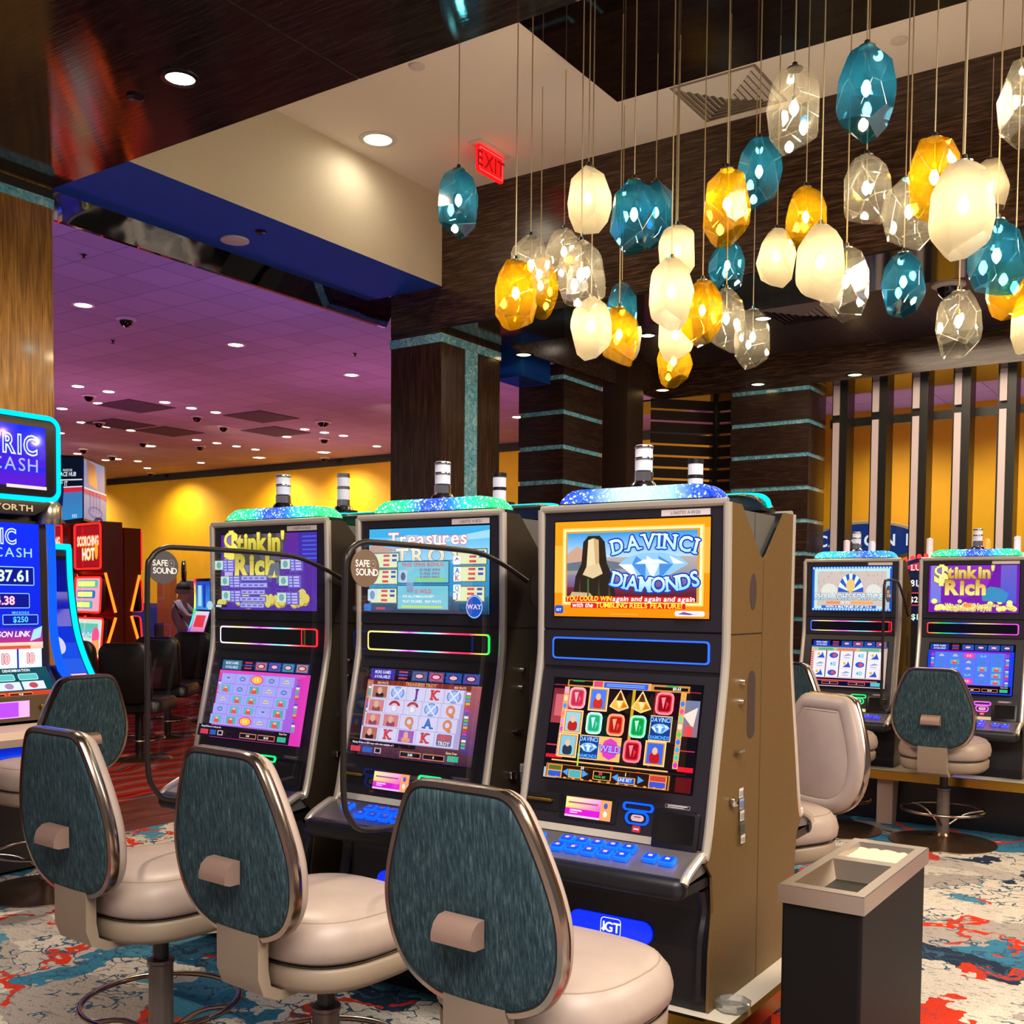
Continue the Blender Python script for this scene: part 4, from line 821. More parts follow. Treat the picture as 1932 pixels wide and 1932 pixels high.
def reels_davinci(a):
    G = LG; ur(a, G, 0, 0, 1, 1, '#0a0610'); ur(a, G, 0, .55, .16, .90, ('#a03a44', '#7a2430')); ur(a, G, .02, .62, .12, .84, '#c8606c'); ur(a, G, .88, .52, 1, .86, ('#8c6a7a', '#6c7a98')); up_(a, G, [(.9, .72), (.99, .80), (.97, .60)], '#e8d8c8'); ur(a, G, .92, .52, .97, .62, '#d8484c')
    ur(a, G, 0, .20, .12, .235, '#d81828'); ur(a, G, .9, .19, 1, .235, '#e01428'); ur(a, G, 0, .93, 1, .94, '#a02430'); ur(a, G, 0, 0, .09, .1, '#a8b8c8'); ur(a, G, .90, 0, 1, .14, '#5a0c16'); ur(a, G, .0, .32, .1, .335, '#c03040'); ur(a, G, .9, .38, 1, .39, '#c03040')
    ur(a, G, .10, .925, .93, .99, '#c8883c'); ur(a, G, .11, .94, .28, .985, '#120a10'); ur(a, G, .28, .925, .68, .995, '#e8a060'); ur(a, G, .36, .93, .66, .985, '#2a5ad8'); ur(a, G, .29, .935, .35, .99, '#d04878'); ur(a, G, .70, .94, .92, .97, '#120a10'); ur(a, G, .14, .975, .22, .99, '#3a9a4c'); ur(a, G, .78, .972, .86, .988, '#3a9a4c')
    for v in (.945, .962): ur(a, G, .38, v, .64, v + .007, '#8cb8ff')
    x, y = G(.85, .945); a.text('$0.63', x, y, .008, '#ffffff')
    for i, c_ in enumerate(('#d8a0e8', '#e8d8a0', '#4a90e0', '#f07878', '#d890e0', '#d84cc8', '#3a68c8', '#4898e8', '#c848e0')):
        v = .88 - .078 * i; x, y = G(.105, v); a.rect(x - .009, y - .012, x + .009, y + .012, '#e8a868'); a.circ(x, y, .007, .0085, c_, 12)
    for i, c_ in enumerate(('#e8a030', '#3880e0', '#e05878', '#60d890', '#f0d8d0', '#58c848', '#4870e0', '#38a0e8', '#38c8a8', '#d030c0')):
        v = .89 - .072 * i; x, y = G(.905, v); a.rect(x - .009, y - .011, x + .009, y + .011, '#e8a868'); a.circ(x, y, .007, .0085, c_, 12)
    U = [.205, .355, .505, .655, .805]; V = [.805, .565, .325]; R = '#f02838'; w_, h_ = .030, .034
    ur(a, G, .58, .25, .60, .92, '#c8a018'); ur(a, G, .73, .2, .745, .92, '#8a1420')
    P = lambda i, j: G(U[i], V[j])
    gem(a, *P(0, 0), w_, h_, '#e05468', '#ffb0b8', '#c02848'); framed(a, *P(1, 0), w_ + .004, h_ + .003, '#4878e8', '#c03028'); trigem(a, *P(2, 0), .034); trigem(a, *P(3, 0), .034); gem(a, *P(4, 0), w_, h_, R, '#ff8c98', '#8a0418')
    framed(a, *P(0, 1), w_ + .004, h_ + .003, '#98c8d8', '#b02420'); gem(a, *P(1, 1), w_ - .002, h_, '#58d8a0', '#c8fff0', '#28a078'); gem(a, *P(2, 1), w_, h_, '#f04828', '#ffa878', '#a81818'); gem(a, *P(3, 1), w_ - .002, h_, '#20c868', '#b0ffd0', '#0c9048'); logo_tile(a, *P(4, 1), w_ + .006, h_ + .004)
    framed(a, *P(0, 2), w_ + .004, h_ + .003, '#80c0d8', '#28344c'); logo_tile(a, *P(1, 2), w_ + .006, h_ + .003); x, y = P(2, 2); a.rect(x - .037, y - .037, x + .037, y + .037, '#f0b868'); a.circ(x, y, .030, .033, '#d838b8', 8); a.otext('WILD', x, y - .010, .020, '#b8a8ff', '#3820a0', serif=True); gem(a, *P(3, 2), w_, h_, R, '#ff8090', '#900818'); framed(a, *P(4, 2), w_ + .004, h_ + .003, '#3c64d8', '#b81420')
    ur(a, G, .12, .165, .9, .178, '#ffbc70'); ur(a, G, .30, .12, .31, .33, '#b8d838'); ur(a, G, .53, .0, .55, .16, '#c01820'); ur(a, G, .705, .0, .725, .14, '#d01828')
    ur(a, G, .09, .0, .92, .135, '#b87428'); ur(a, G, .10, .005, .91, .128, '#281008')
    for u0, u1, v0, v1, c_ in ((.11, .20, .075, .12, '#58682c'), (.11, .20, .01, .065, '#2c58c8'), (.26, .34, .02, .09, '#50a8b0'), (.43, .54, .03, .1, '#0a0508'), (.60, .70, .02, .07, '#1c4cc0'), (.80, .90, .07, .12, '#c83c34'), (.80, .90, .01, .065, '#3c50c8')): ur(a, G, u0 - .006, v0 - .006, u1 + .006, v1 + .006, '#f0a850'); ur(a, G, u0, v0, u1, v1, c_)
    for u, s_ in ((.235, -1), (.375, 1), (.575, -1), (.745, 1)): up_(a, G, [(u - s_ * .02, .03), (u + s_ * .02, .065), (u - s_ * .02, .10)], '#4a9ae0')
    for i in range(14): x, y = G(.12 + .06 * i, .008); a.circ(x, y, .006, .003, '#e89848', 8)
    x, y = G(.65, .035); a.text('LINE BET', x, y, .009, '#c8e4ff', sx=.9); x, y = G(.485, .07); a.text('20', x, y, .008, '#ff5088'); x, y = G(.65, .085); a.text('1', x, y, .010, '#ffffff'); x, y = G(.36, .105); a.text('20', x, y, .008, '#ffffff'); x, y = G(.485, .042); a.text('TOTAL BET', x, y, .006, '#58d858', sx=.8)
def paytable(a, G, u0, v0, u1, v1, bg_, rows, c1, c2):
    ur(a, G, u0 - .008, v0 - .012, u1 + .008, v1 + .012, '#5a6a60'); ur(a, G, u0, v0, u1, v1, bg_)
    for i in range(rows):
        v = v1 - (v1 - v0) * (i + .72) / rows; h_ = (v1 - v0) / rows * .5; ur(a, G, u0 + (u1 - u0) * .42, v, u0 + (u1 - u0) * .66, v + h_, c1)
        if i < 2: ur(a, G, u0 + (u1 - u0) * .76, v, u0 + (u1 - u0) * .94, v + h_, c2)
def top_troy(a):
    G = UG; ur(a, G, 0, 0, 1, 1, ('#2c86b8', '#3fa6dc')); ur(a, G, 0, .62, 1, .9, ('#9ad0ec', '#58b4e4')); up_(a, G, [(.05, .84), (.35, .92), (.7, .88), (1, .95), (1, .86), (.6, .82)], '#9cd4f0')
    up_(a, G, [(0, .76), (.06, .86), (.14, .78), (.3, .74), (0, .70)], '#c8a08c'); ur(a, G, 0, 0, 1, .2, ('#123048', '#2c6c94'))
    x, y = G(.50, .80); a.otext('Treasures', x, y, .044, '#dff0f4', '#d84848', serif=True, sx=1.2, tr=.09, ow=.05)
    x, y = G(.30, .70); a.text('of', x, y, .026, '#e8d8a8', shear=.3); x, y = G(.52, .585); a.otext('TROY', x, y, .052, '#e4d4a8', '#7c98a8', serif=True, sx=1.25, tr=.16, grad='#f4ecd0', ow=.05)
    for v in (.54, .345, .12): paytable(a, G, .04, v, .265, v + .165, '#dce6b4', 3, '#d8485c', '#4a48b8'); paytable(a, G, .76, v + .03, .985, v + .19, '#dce6b4', 3, '#d8485c', '#4a48b8')
    for v in (.56, .365, .14):
        x0, y0 = G(.025, v); a.rr(x0, y0, x0 + .045, y0 + .042, .003, '#c8dce8'); a.circ(x0 + .022, y0 + .021, .012, .016, '#7c98b8')
    for u0, v0, u1, v1 in ((.29, .36, .71, .60), (.29, .05, .71, .32)):
        ur(a, G, u0 - .008, v0 - .012, u1 + .008, v1 + .012, '#2a5a78'); ur(a, G, u0, v0, u1, v1, '#78c4d4')
    x, y = G(.5, .545); a.text('FREE SPINS BONUS', x, y, .0125, '#d8545c', sx=1.2)
    for i, s_ in enumerate(('20 FREE SPINS', '15 FREE SPINS', '10 FREE SPINS')): x, y = G(.56, .49 - .042 * i); a.text(s_, x, y, .0085, '#7c5c8c', sx=1.2)
    x, y = G(.34, .43); a.rr(x - .018, y - .022, x + .018, y + .022, .004, '#b8c8d8'); a.circ(x, y, .011, .015, '#50647c'); ur(a, G, .44, .375, .69, .41, '#90d070')
    x, y = G(.40, .30); a.rr(x - .015, y - .018, x + .015, y + .018, .004, '#8898b8'); x, y = G(.51, .235); a.text('IS WILD', x, y, .013, '#d8545c', sx=1.1); x, y = G(.47, .185); a.text('FOR ALL SYMBOLS EXCEPT', x, y, .0075, '#f0f4f8')
    x, y = G(.5, .125); a.text('PLAY 50 LINES = 1024 WAYS', x, y, .009, '#f4f0f0'); ur(a, G, .33, .065, .67, .09, '#b8e070')
    for i, (ch, c_) in enumerate((('A', '#2c64b8'), ('K', '#c83848'), ('Q', '#98a8b0'), ('J', '#2c64b8'))): x0, y0 = G(.76, (.455, .37, .255, .165)[i]); a.rr(x0, y0, x0 + .032, y0 + .024, .003, '#eef2ee'); a.text(ch, x0 + .016, y0 + .004, .016, c_, serif=True)
    x0, y0 = G(.76, .56); a.rr(x0, y0, x0 + .032, y0 + .03, .003, '#e8f0f0'); a.poly([(x0 + .006, y0 + .012), (x0 + .016, y0 + .025), (x0 + .026, y0 + .014), (x0 + .016, y0 + .018)], '#b83040')
    x, y = G(.93, .085); a.circ(x, y, .036, .040, '#1c54b8', 22); a.ring(ellipse(x, y, .034, .038, 22), .003, '#a8d0f8'); a.text('WAY', x, y - .007, .015, '#f4d8e0', serif=True); x, y = G(.045, .06); a.rr(x - .018, y - .012, x + .016, y + .014, .005, '#2c70c8'); ur(a, G, .09, .025, .27, .08, '#1c4c74'); ur(a, G, .12, .04, .2, .065, '#c8485c')
def games_strip(a, G, bg_, pal):
    ur(a, G, 0, .86, 1, 1, '#120c20'); ur(a, G, .02, .87, .24, .99, bg_); x, y = G(.13, .937); a.text('MORE GAMES', x, y, .0105, '#d8dcf8', sx=.78); x, y = G(.13, .885); a.text('AVAILABLE!', x, y, .0105, '#d8dcf8', sx=.86)
    for v, c_ in ((.965, '#c83c58'), (.93, '#4c58c8'), (.895, '#c83c58')): ur(a, G, .28, v - .008, .36, v + .01, c_)
    for i in range(4):
        u0 = .40 + .15 * i; ur(a, G, u0, .875, u0 + .135, .985, '#1c50a0'); ur(a, G, u0 + .012, .885, u0 + .123, .975, pal[i]); x, y = G(u0 + .067, .93); a.circ(x, y, .022, .010, '#2a1840', 12); a.circ(x, y, .017, .007, '#e8b0c0', 10)
def side_tabs(a, G, u, n, v0, v1):
    pc = ('#38a8c8', '#d83848', '#3c58c8', '#58b868', '#e0a838', '#a848c0', '#e8e0e0')
    for i in range(n): v = v0 + (v1 - v0) * i / n; ur(a, G, u, v, u + .035, v + (v1 - v0) / n * .72, pc[(i * 3) % 7])
def reels_troy(a):
    G = LG; ur(a, G, 0, 0, 1, .86, ('#3a1c38', '#a86858')); ur(a, G, 0, .10, .1, .84, ('#503068', '#c07858')); ur(a, G, .9, .12, 1, .84, ('#50306c', '#a85858')); games_strip(a, G, '#3c2c9c', ('#58586c', '#c04858', '#2c4c9c', '#60408c'))
    ur(a, G, .07, .80, .93, .855, '#7a2c24'); x, y = G(.5, .815); a.text('TREASURES TROY', x, y, .011, '#e8a868', serif=True); x, y = G(.16, .815); a.text('1024 WAYS', x, y, .008, '#f4c8b0', sx=.8); x, y = G(.84, .815); a.text('1024 WAYS', x, y, .008, '#f4c8b0', sx=.8)
    side_tabs(a, G, .045, 17, .18, .79); side_tabs(a, G, .92, 17, .18, .79); ur(a, G, .085, .165, .915, .80, '#a8a0cc')
    grid = ['HSJKS', 'BMMSQ', 'BBQAQ', 'HKCKT']
    for r in range(4):
        for c_ in range(5):
            u0 = .09 + .165 * c_; v0 = .645 - .158 * r; ur(a, G, u0, v0, u0 + .158, v0 + .15, '#cfcbe8'); x, y = G(u0 + .079, v0 + .075); k = grid[r][c_]
            if k in 'JKQA': a.otext(k, x, y - .015, .032, {'J': '#58349c', 'K': '#d83c3c', 'Q': '#e88848', 'A': '#2c6cc8'}[k], '#5c2434', serif=True, ow=.035)
            elif k == 'S': a.circ(x, y, .031, .023, '#6c8cd0'); a.circ(x, y, .025, .018, '#a0b8e8'); a.poly([(x - .02, y - .018), (x - .014, y - .02), (x + .022, y + .016), (x + .018, y + .02)], '#dce4f8'); a.poly([(x + .02, y - .018), (x + .014, y - .02), (x - .022, y + .016), (x - .018, y + .02)], '#dce4f8')
            elif k == 'M': a.poly(ellipse(x, y + .004, .026, .018, 16)[0:9], '#b02838'); a.circ(x, y - .003, .018, .016, '#c8c4d8', 12); a.circ(x, y - .006, .010, .010, '#e8e0f0', 10)
            elif k == 'T': a.rr(x - .032, y - .020, x + .032, y + .020, .006, '#5c6c94'); a.rr(x - .029, y - .002, x + .029, y + .018, .005, '#b85868'); a.text('TROY', x, y - .017, .012, '#f0dcd0', serif=True)
            else: a.rect(x - .034, y - .021, x + .034, y + .021, {'H': '#a86858', 'B': '#c87c80', 'C': '#a058b0'}[k]); a.poly(rrect(x - .018, y - .02, x + .02, y - .004, .006, 3), {'H': '#2c1a20', 'B': '#8a4454', 'C': '#d89878'}[k]); a.circ(x, y + .004, .011, .013, '#d8a890', 12)
    ur(a, G, .02, .115, .6, .155, '#0c0610'); x, y = G(.04, .123); a.text('Playing 40 lines at 1024 ways with a bet multiplier of 1', x, y, .0065, '#f0e8f4', al='l', sx=.85)
    for u0, u1, c_ in ((.03, .12, '#c83c4c'), (.14, .23, '#2c58b0'), (.88, .97, '#38b088')): ur(a, G, u0, .03, u1, .09, c_)
    ur(a, G, .25, .03, .31, .09, '#b8a0a8'); ur(a, G, .26, .04, .30, .08, '#180c18')
    for u0, s_ in ((.48, '3.00'), (.68, '0')): ur(a, G, u0, .02, u0 + .18, .085, '#c87c5c'); ur(a, G, u0 + .006, .03, u0 + .174, .075, '#0c0610'); x, y = G(u0 + .09, .04); a.text(s_, x, y, .008, '#ffffff')
    x, y = G(.96, .105); a.text('Game Over', x, y, .0075, '#f0d8a0', al='r', sx=.85)
def stk_title(a, G, x, y, k=1., c1='#f0e060', c2='#a89828'):
    a.otext('$', x - .112 * k, y - .022 * k, .088 * k, c1, '#5a5418', ow=.03, sx=1.05, wt='x'); a.otext("tinkin'", x + .036 * k, y, .060 * k, c2, '#5a5418', grad=c1, sx=.98, tr=.03, ow=.035, wt='x'); a.otext('Rich', x + .012 * k, y - .088 * k, .074 * k, c1, '#5a5418', grad=c2, sx=1.0, tr=.03, ow=.03, wt='x')
def coins(a, G, L, c1='#d8c860', c2='#a89030'):
    for u, v, r in L: x, y = G(u, v); a.circ(x, y, r, r * .9, c2, 14); a.circ(x, y + .002, r * .9, r * .8, c1, 14)
def top_rich_table(a):
    G = UG; ur(a, G, 0, 0, 1, 1, ('#50309c', '#5c2890')); up_(a, G, [(.15, 1), (.7, 1), (.62, .5), (.3, .4), (.2, .7)], '#44207c'); ur(a, G, .04, .45, .13, 1, ('#b8b0dc', '#7a60b8')); ur(a, G, .82, .6, 1, 1, '#3c2c9c')
    for i in range(6): ur(a, G, .86, .66 + .055 * i, 1, .68 + .055 * i, '#4858d0')
    rd = random.Random(3); coins(a, G, [(rd.uniform(.05, .95), rd.uniform(.07, .10 + .14 * abs(math.sin(k))), rd.uniform(.012, .024)) for k in range(46)])
    x, y = G(.43, .77); stk_title(a, G, x, y, 1.12)
    a.poly([G(u, v) for u, v in ((.58, .42), (.62, .60), (.70, .62), (.72, .40), (.68, .32), (.66, .52), (.62, .36))], '#7c98b8')
    for (u, v) in ((.115, .50), (.19, .29), (.21, .10), (.84, .50), (.83, .29), (.82, .08)):
        ur(a, G, u, v, u + .13, v + .16, '#6c58b8'); ur(a, G, u - .09, v + .03, u, v + .15, '#b8dcc8'); x, y = G(u - .045, v + .09); a.circ(x, y, .014, .014, '#70a0a8', 10)
        for i in range(4): ur(a, G, u + .015, v + .015 + .036 * i, u + .045, v + .037 + .036 * i, '#a0b0e8'); ur(a, G, u + .06, v + .015 + .036 * i, u + .115, v + .037 + .036 * i, '#b8b4f0')
    for v, w_ in ((.39, .13), (.30, .14), (.21, .12), (.12, .13), (.04, .12)):
        ur(a, G, .5 - w_ - .01, v - .012, .5 + w_ + .01, v + .062, '#5850b0'); ur(a, G, .5 - w_, v, .5 + w_, v + .05, '#a8a8e4')
        for k in range(4): ur(a, G, .39 + .06 * k, v + .014, .43 + .06 * k, v + .034, '#6c5cb8')
    x, y = G(.05, .055); a.circ(x, y, .018, .018, '#a8d0d8'); ur(a, G, .10, .03, .24, .07, '#28283c'); ur(a, G, .12, .038, .18, .062, '#e0e0f0')
def sym_rich(a, x, y, k, w_, h_):
    P = {0: ('#4a78a8', 'ring'), 1: ('#8c6a78', 'hat'), 2: ('#48b0a8', 'pic'), 3: ('#e88898', 'pic2'), 4: ('#b89cc8', 'dots')}[k]
    if P[1] == 'ring': a.ring(ellipse(x, y, w_ * .5, h_ * .5, 14), w_ * .14, P[0])
    elif P[1] == 'hat': a.poly([(x - w_ * .5, y - h_ * .35), (x + w_ * .5, y - h_ * .35), (x + w_ * .2, y + h_ * .4), (x - w_ * .2, y + h_ * .4)], '#d8c8a8'); a.rect(x - w_ * .3, y - h_ * .1, x + w_ * .3, y + h_ * .05, P[0])
    elif P[1] in ('pic', 'pic2'): a.rect(x - w_ * .8, y - h_ * .8, x + w_ * .8, y + h_ * .8, '#48a8a8' if P[1] == 'pic' else '#58b0c8'); a.poly([(x - w_ * .5, y - h_ * .75), (x + w_ * .5, y - h_ * .75), (x + w_ * .15, y + h_ * .6), (x - w_ * .3, y + h_ * .4)], '#e04c40'); a.circ(x, y + h_ * .25, w_ * .25, h_ * .25, '#f0b890', 10)
    else: a.circ(x, y, w_ * .55, h_ * .35, '#a0b8d8', 12); a.circ(x, y + h_ * .1, w_ * .3, h_ * .22, '#58689c', 10)
def reels_rich(blue):
    def f(a):
        G = LG; ur(a, G, 0, 0, 1, .86, '#1c3ce0' if blue else '#d838b0'); games_strip(a, G, '#1c3c9c' if blue else '#2c6c88', ('#3850c0', '#2c3c8c', '#4858d0', '#2a3890') if blue else ('#c86060', '#584cb0', '#3c8c90', '#c07868'))
        ur(a, G, .03, .82, .97, .855, '#e048b8' if not blue else '#7820c8'); ur(a, G, .085, .15, .915, .82, '#8048d0' if blue else '#a060d0'); side_tabs(a, G, .045, 20, .16, .80); side_tabs(a, G, .92, 20, .16, .80)
        rd = random.Random(5 + blue)
        for r in range(5):
            for c_ in range(5):
                u0 = .095 + .163 * c_; v0 = .685 - .131 * r; ur(a, G, u0, v0, u0 + .156, v0 + .124, '#4878e8' if blue else '#a0a0ec'); x, y = G(u0 + .078, v0 + .062)
                if (r, c_) in ((0, 2), (4, 2)): a.circ(x, y, .036, .019, '#e02890', 18); a.circ(x, y, .030, .015, '#f8b838' if not blue else '#f050b0', 16); a.text('S R', x, y - .006, .012, '#fff0a0')
                else: sym_rich(a, x, y, rd.choice((0, 1, 2, 3, 4, 0, 3, 1)), .034, .018)
        ur(a, G, 0, .10, 1, .145, '#100818'); x, y = G(.03, .112); a.text('Playing 100 lines at 1 credit per line', x, y, .0062, '#f0e8f4', al='l', sx=.85); x, y = G(.97, .112); a.text('Game Over', x, y, .0066, '#f0d8a0', al='r', sx=.85)
        ur(a, G, 0, 0, 1, .10, '#100818')
        for u0, u1, c_ in ((.03, .12, '#c83c4c'), (.14, .21, '#2c58b0'), (.88, .97, '#38b088')): ur(a, G, u0, .025, u1, .085, c_)
        ur(a, G, .23, .025, .29, .085, '#c8b8c0'); ur(a, G, .24, .035, .28, .075, '#180c18')
        for u0, s_ in ((.48, '3.00'), (.68, '$0.28')): ur(a, G, u0, .02, u0 + .18, .085, '#c87c5c'); ur(a, G, u0 + .006, .03, u0 + .174, .075, '#0c0610'); x, y = G(u0 + .09, .042); a.text(s_, x, y, .007, '#ffffff')
    return f
def top_rich_promo(a):
    G = UG; ur(a, G, 0, 0, 1, 1, ('#7820a8', '#6a18a0')); up_(a, G, [(.2, 1), (.75, 1), (.62, .4), (.35, .3)], '#8c28b8'); ur(a, G, .02, .2, .14, 1, ('#6a78d8', '#8c70d0')); ur(a, G, .80, .2, .97, 1, ('#4858c8', '#7058c0'))
    rd = random.Random(8); coins(a, G, [(rd.uniform(.05, .95), rd.uniform(.07, .14 + .1 * (k % 2)), rd.uniform(.014, .022)) for k in range(44)], '#f0e888', '#c0a838')
    a.poly([G(u, v) for u, v in ((.62, .25), (.60, .45), (.70, .55), (.80, .52), (.90, .40), (.86, .22))], '#3c88b8'); x, y = G(.40, .73); stk_title(a, G, x, y, 1.18, '#f4e488', '#c08838')
    x, y = G(.50, .125); a.otext('Win up to 325 Free Spins', x, y, .022, '#f4f080', '#5a2a70', sx=.92, ow=.06); x, y = G(.48, .035); a.otext('with 100 Lines Played!', x, y, .020, '#f8e890', '#7a3a20', sx=.95, ow=.06)
    ur(a, G, .42, .115, .50, .205, '#e83c28'); x, y = G(.46, .13); a.text('325', x, y, .020, '#ffd860', sx=.9)
def top_pharaoh(a):
    G = UG; ur(a, G, 0, 0, 1, 1, '#1c58c0'); ur(a, G, .03, .05, .97, .95, '#b8dcd8'); ur(a, G, .07, .11, .93, .89, '#c8b8b0')
    for i in range(26): x, y = G(.02 + .0384 * i, .965); a.circ(x, y, .008, .008, '#a8d0f0', 8); x, y = G(.02 + .0384 * i, .035); a.circ(x, y, .008, .008, '#a8d0f0', 8)
    rd = random.Random(2)
    for i in range(70): u, v = rd.uniform(.08, .92), rd.uniform(.5, .88); ur(a, G, u, v, u + .012, v + .02, '#a898a0')
    x, y = G(.25, .45); a.circ(x, y, .055, .05, '#d8d8d0'); x, y = G(.8, .45); a.circ(x, y, .05, .045, '#d8d8d0')
    # plain striped fan
    x, y = G(.52, .42)
    for i in range(11):
        t0, t1 = PI * i / 11, PI * (i + 1) / 11; a.poly([(x, y)] + [(x + .085 * math.cos(q), y + .125 * math.sin(q)) for q in (t0, (t0 + t1) / 2, t1)], '#2c58b8' if i % 2 == 0 else '#d8e8f0')
    a.circ(x, y + .045, .030, .045, '#e0c070', 18)
    x, y = G(.5, .255); a.otext("PHARAOH'S FORTUNE", x, y, .040, '#b8d8e0', '#2c5878', serif=True, sx=.76, tr=.05, ow=.06, grad='#e8f4f4')
    ur(a, G, .22, .155, .40, .215, '#f08848'); ur(a, G, .52, .155, .80, .215, '#f0a050'); x, y = G(.46, .165); a.text('UP TO', x, y, .015, '#d8f0f8'); ur(a, G, .16, .06, .84, .125, '#2c68b8'); x, y = G(.50, .072); a.text('WITH A MULTIPLIER OF UP TO 6', x, y, .014, '#ffffff')
def reels_pharaoh(a):
    G = LG; ur(a, G, 0, 0, 1, .86, '#d8b8a8'); games_strip(a, G, '#16349c', ('#2848b0', '#a03c58', '#2840a0', '#b04858')); ur(a, G, 0, .84, 1, .875, '#1c50b8')
    ur(a, G, .02, .76, .98, .84, '#c8b080'); ur(a, G, .1, .775, .3, .825, '#58a878'); ur(a, G, .35, .775, .6, .825, '#d87858'); ur(a, G, .65, .775, .9, .825, '#58b088')
    for i in range(12): ur(a, G, .01, .18 + .048 * i, .045, .205 + .048 * i, '#c83c3c'); ur(a, G, .955, .18 + .048 * i, .99, .205 + .048 * i, '#e0c080')
    for r in range(3):
        for c_ in range(5):
            u0 = .06 + .178 * c_; v0 = .57 - .19 * r; ur(a, G, u0, v0, u0 + .165, v0 + .182, '#e4e0f0'); x, y = G(u0 + .082, v0 + .09); k = (r * 2 + c_) % 4
            if k == 0: a.poly([(x - .025, y - .02), (x + .03, y - .02), (x + .012, y + .022), (x + .004, y + .002)], '#2850c0'); a.circ(x - .012, y + .006, .010, .010, '#e0b040', 10)
            elif k == 1: a.circ(x, y, .030, .020, '#2850c8', 14); a.circ(x + .006, y, .014, .012, '#e04848', 12)
            elif k == 2: a.poly([(x - .03, y - .005), (x + .032, y + .002), (x + .005, y + .014)], '#8c98b8'); a.rect(x - .02, y - .018, x + .02, y - .012, '#a0a8c0')
            else: a.text('40', x, y - .012, .026, '#38b0c8')
    for i in range(4): ur(a, G, .225 + .178 * i, .18, .236 + .178 * i, .76, '#16205c')
    ur(a, G, 0, 0, 1, .165, '#0c0c34'); ur(a, G, .08, .10, .92, .13, '#c84c50')
    for u0 in (.2, .55): ur(a, G, u0, .03, u0 + .22, .09, '#c87058'); ur(a, G, u0 + .006, .04, u0 + .214, .08, '#0c0c30'); x, y = G(u0 + .11, .048); a.text('0', x, y, .008, '#ffffff')
    ur(a, G, .84, .02, .96, .10, '#48b8c0')
# ------------------------------------------------------------------ the banks
ROWY, SILL = 2.95, .25
GB = [(0, '#18f07c'), (.25, '#14e090'), (.42, '#0848d8'), (.62, '#0a50e0'), (.8, '#14d8b0'), (1, '#20f078')]
RAIN = [(0, '#ffd850'), (.18, '#fff080'), (.35, '#d020e0'), (.52, '#40e0f0'), (.68, '#ff4050'), (.85, '#ff2030'), (1, '#20e050')]
RAINR = [(0, '#f0e8ff'), (.2, '#ffe070'), (.42, '#e020e0'), (.65, '#30d8e8'), (.8, '#ff3040'), (1, '#ff2030')]
def blank(a): ur(a, UG, 0, 0, 1, 1, '#3858b8')
def blankl(a): ur(a, LG, 0, 0, 1, 1, '#382c88')
X3, X2, X1 = -1.566, -2.366, -3.170
slot('slot machine with orange upper screen and large blue diamond, nearest the steel topped bin', (X3, ROWY, SILL), 0, (top_davinci, reels_davinci, 'L:060703 A:45126'), [(0, '#2858ff'), (1, '#2858ff')], [(0, '#0a30d0'), (.2, '#1860e8'), (.45, '#c8f0d0'), (.7, '#b0e8f0'), (.85, '#2060e8'), (1, '#0838e0')], group='slot machines of the front bank')
slot('slot machine with sky blue upper screen titled in red letters, middle of the front bank', (X2, ROWY, SILL), 0, (top_troy, reels_troy, 'L:060702 A:45121'), RAIN, GB, group='slot machines of the front bank', card='#18e070', side='cabinet_bronze_shaded')
slot('slot machine with purple upper screen and yellow cartoon lettering, left of the front bank', (X1, ROWY, SILL), 0, (top_rich_table, reels_rich(0), 'L:060701 A:45120'), RAINR, GB, group='slot machines of the front bank', card='#18e070', bars=(.85,), side='cabinet_bronze_shaded')
for x, lb in ((X3, 'slot machine turned away, back to back with the orange screened one'), (X2, 'slot machine turned away behind the sky blue screened one'), (X1, 'slot machine turned away behind the purple screened one at left')):
    slot(lb, (x, ROWY + .535, SILL), PI, (blank, blankl, ''), RAIN, [(0, '#10c8d0'), (1, '#18d8c8')], group='slot machines of the rear side of the bank', detail=False, candle=False)
# rear signal candles seen over the bank
for px, py, lb, k in ((648, 985, 'chrome and white signal light standing behind the left and middle slot machines', 0), (942, 962, 'black and white banded signal light standing right of the middle machine', 1), (1312, 912, 'short black capped signal light behind the diamond slot machine', 1)):
    p = AY(px, py, ROWY + .47); t = thing('signal_light', lb, 'signal light', (p.x, p.y, SILL + 1.562))
    B().box((-.045, -.04, 0), (.045, .04, .012)).build('mount', 'cabinet_black', t, 0)
    if k == 0: B().lathe([(.042, 0), (.036, .015), (.028, .02), (.028, .045)], 18, o=(0, 0, .012)).build('base', 'chrome', t)
    b = B(); z0 = .057 if k == 0 else .012
    b.lathe([(.026, 0), (.026, .10), (.002, .102)], 18, o=(0, 0, z0)); b.lathe([(.0275, .045), (.0275, .057)], 18, 1, o=(0, 0, z0)); b.lathe([(.0275, .095), (.0275, .112), (.002, .113)], 18, 1, o=(0, 0, z0)); b.build('lens', ['candle_white', 'cabinet_black' if k else 'chrome'], t)
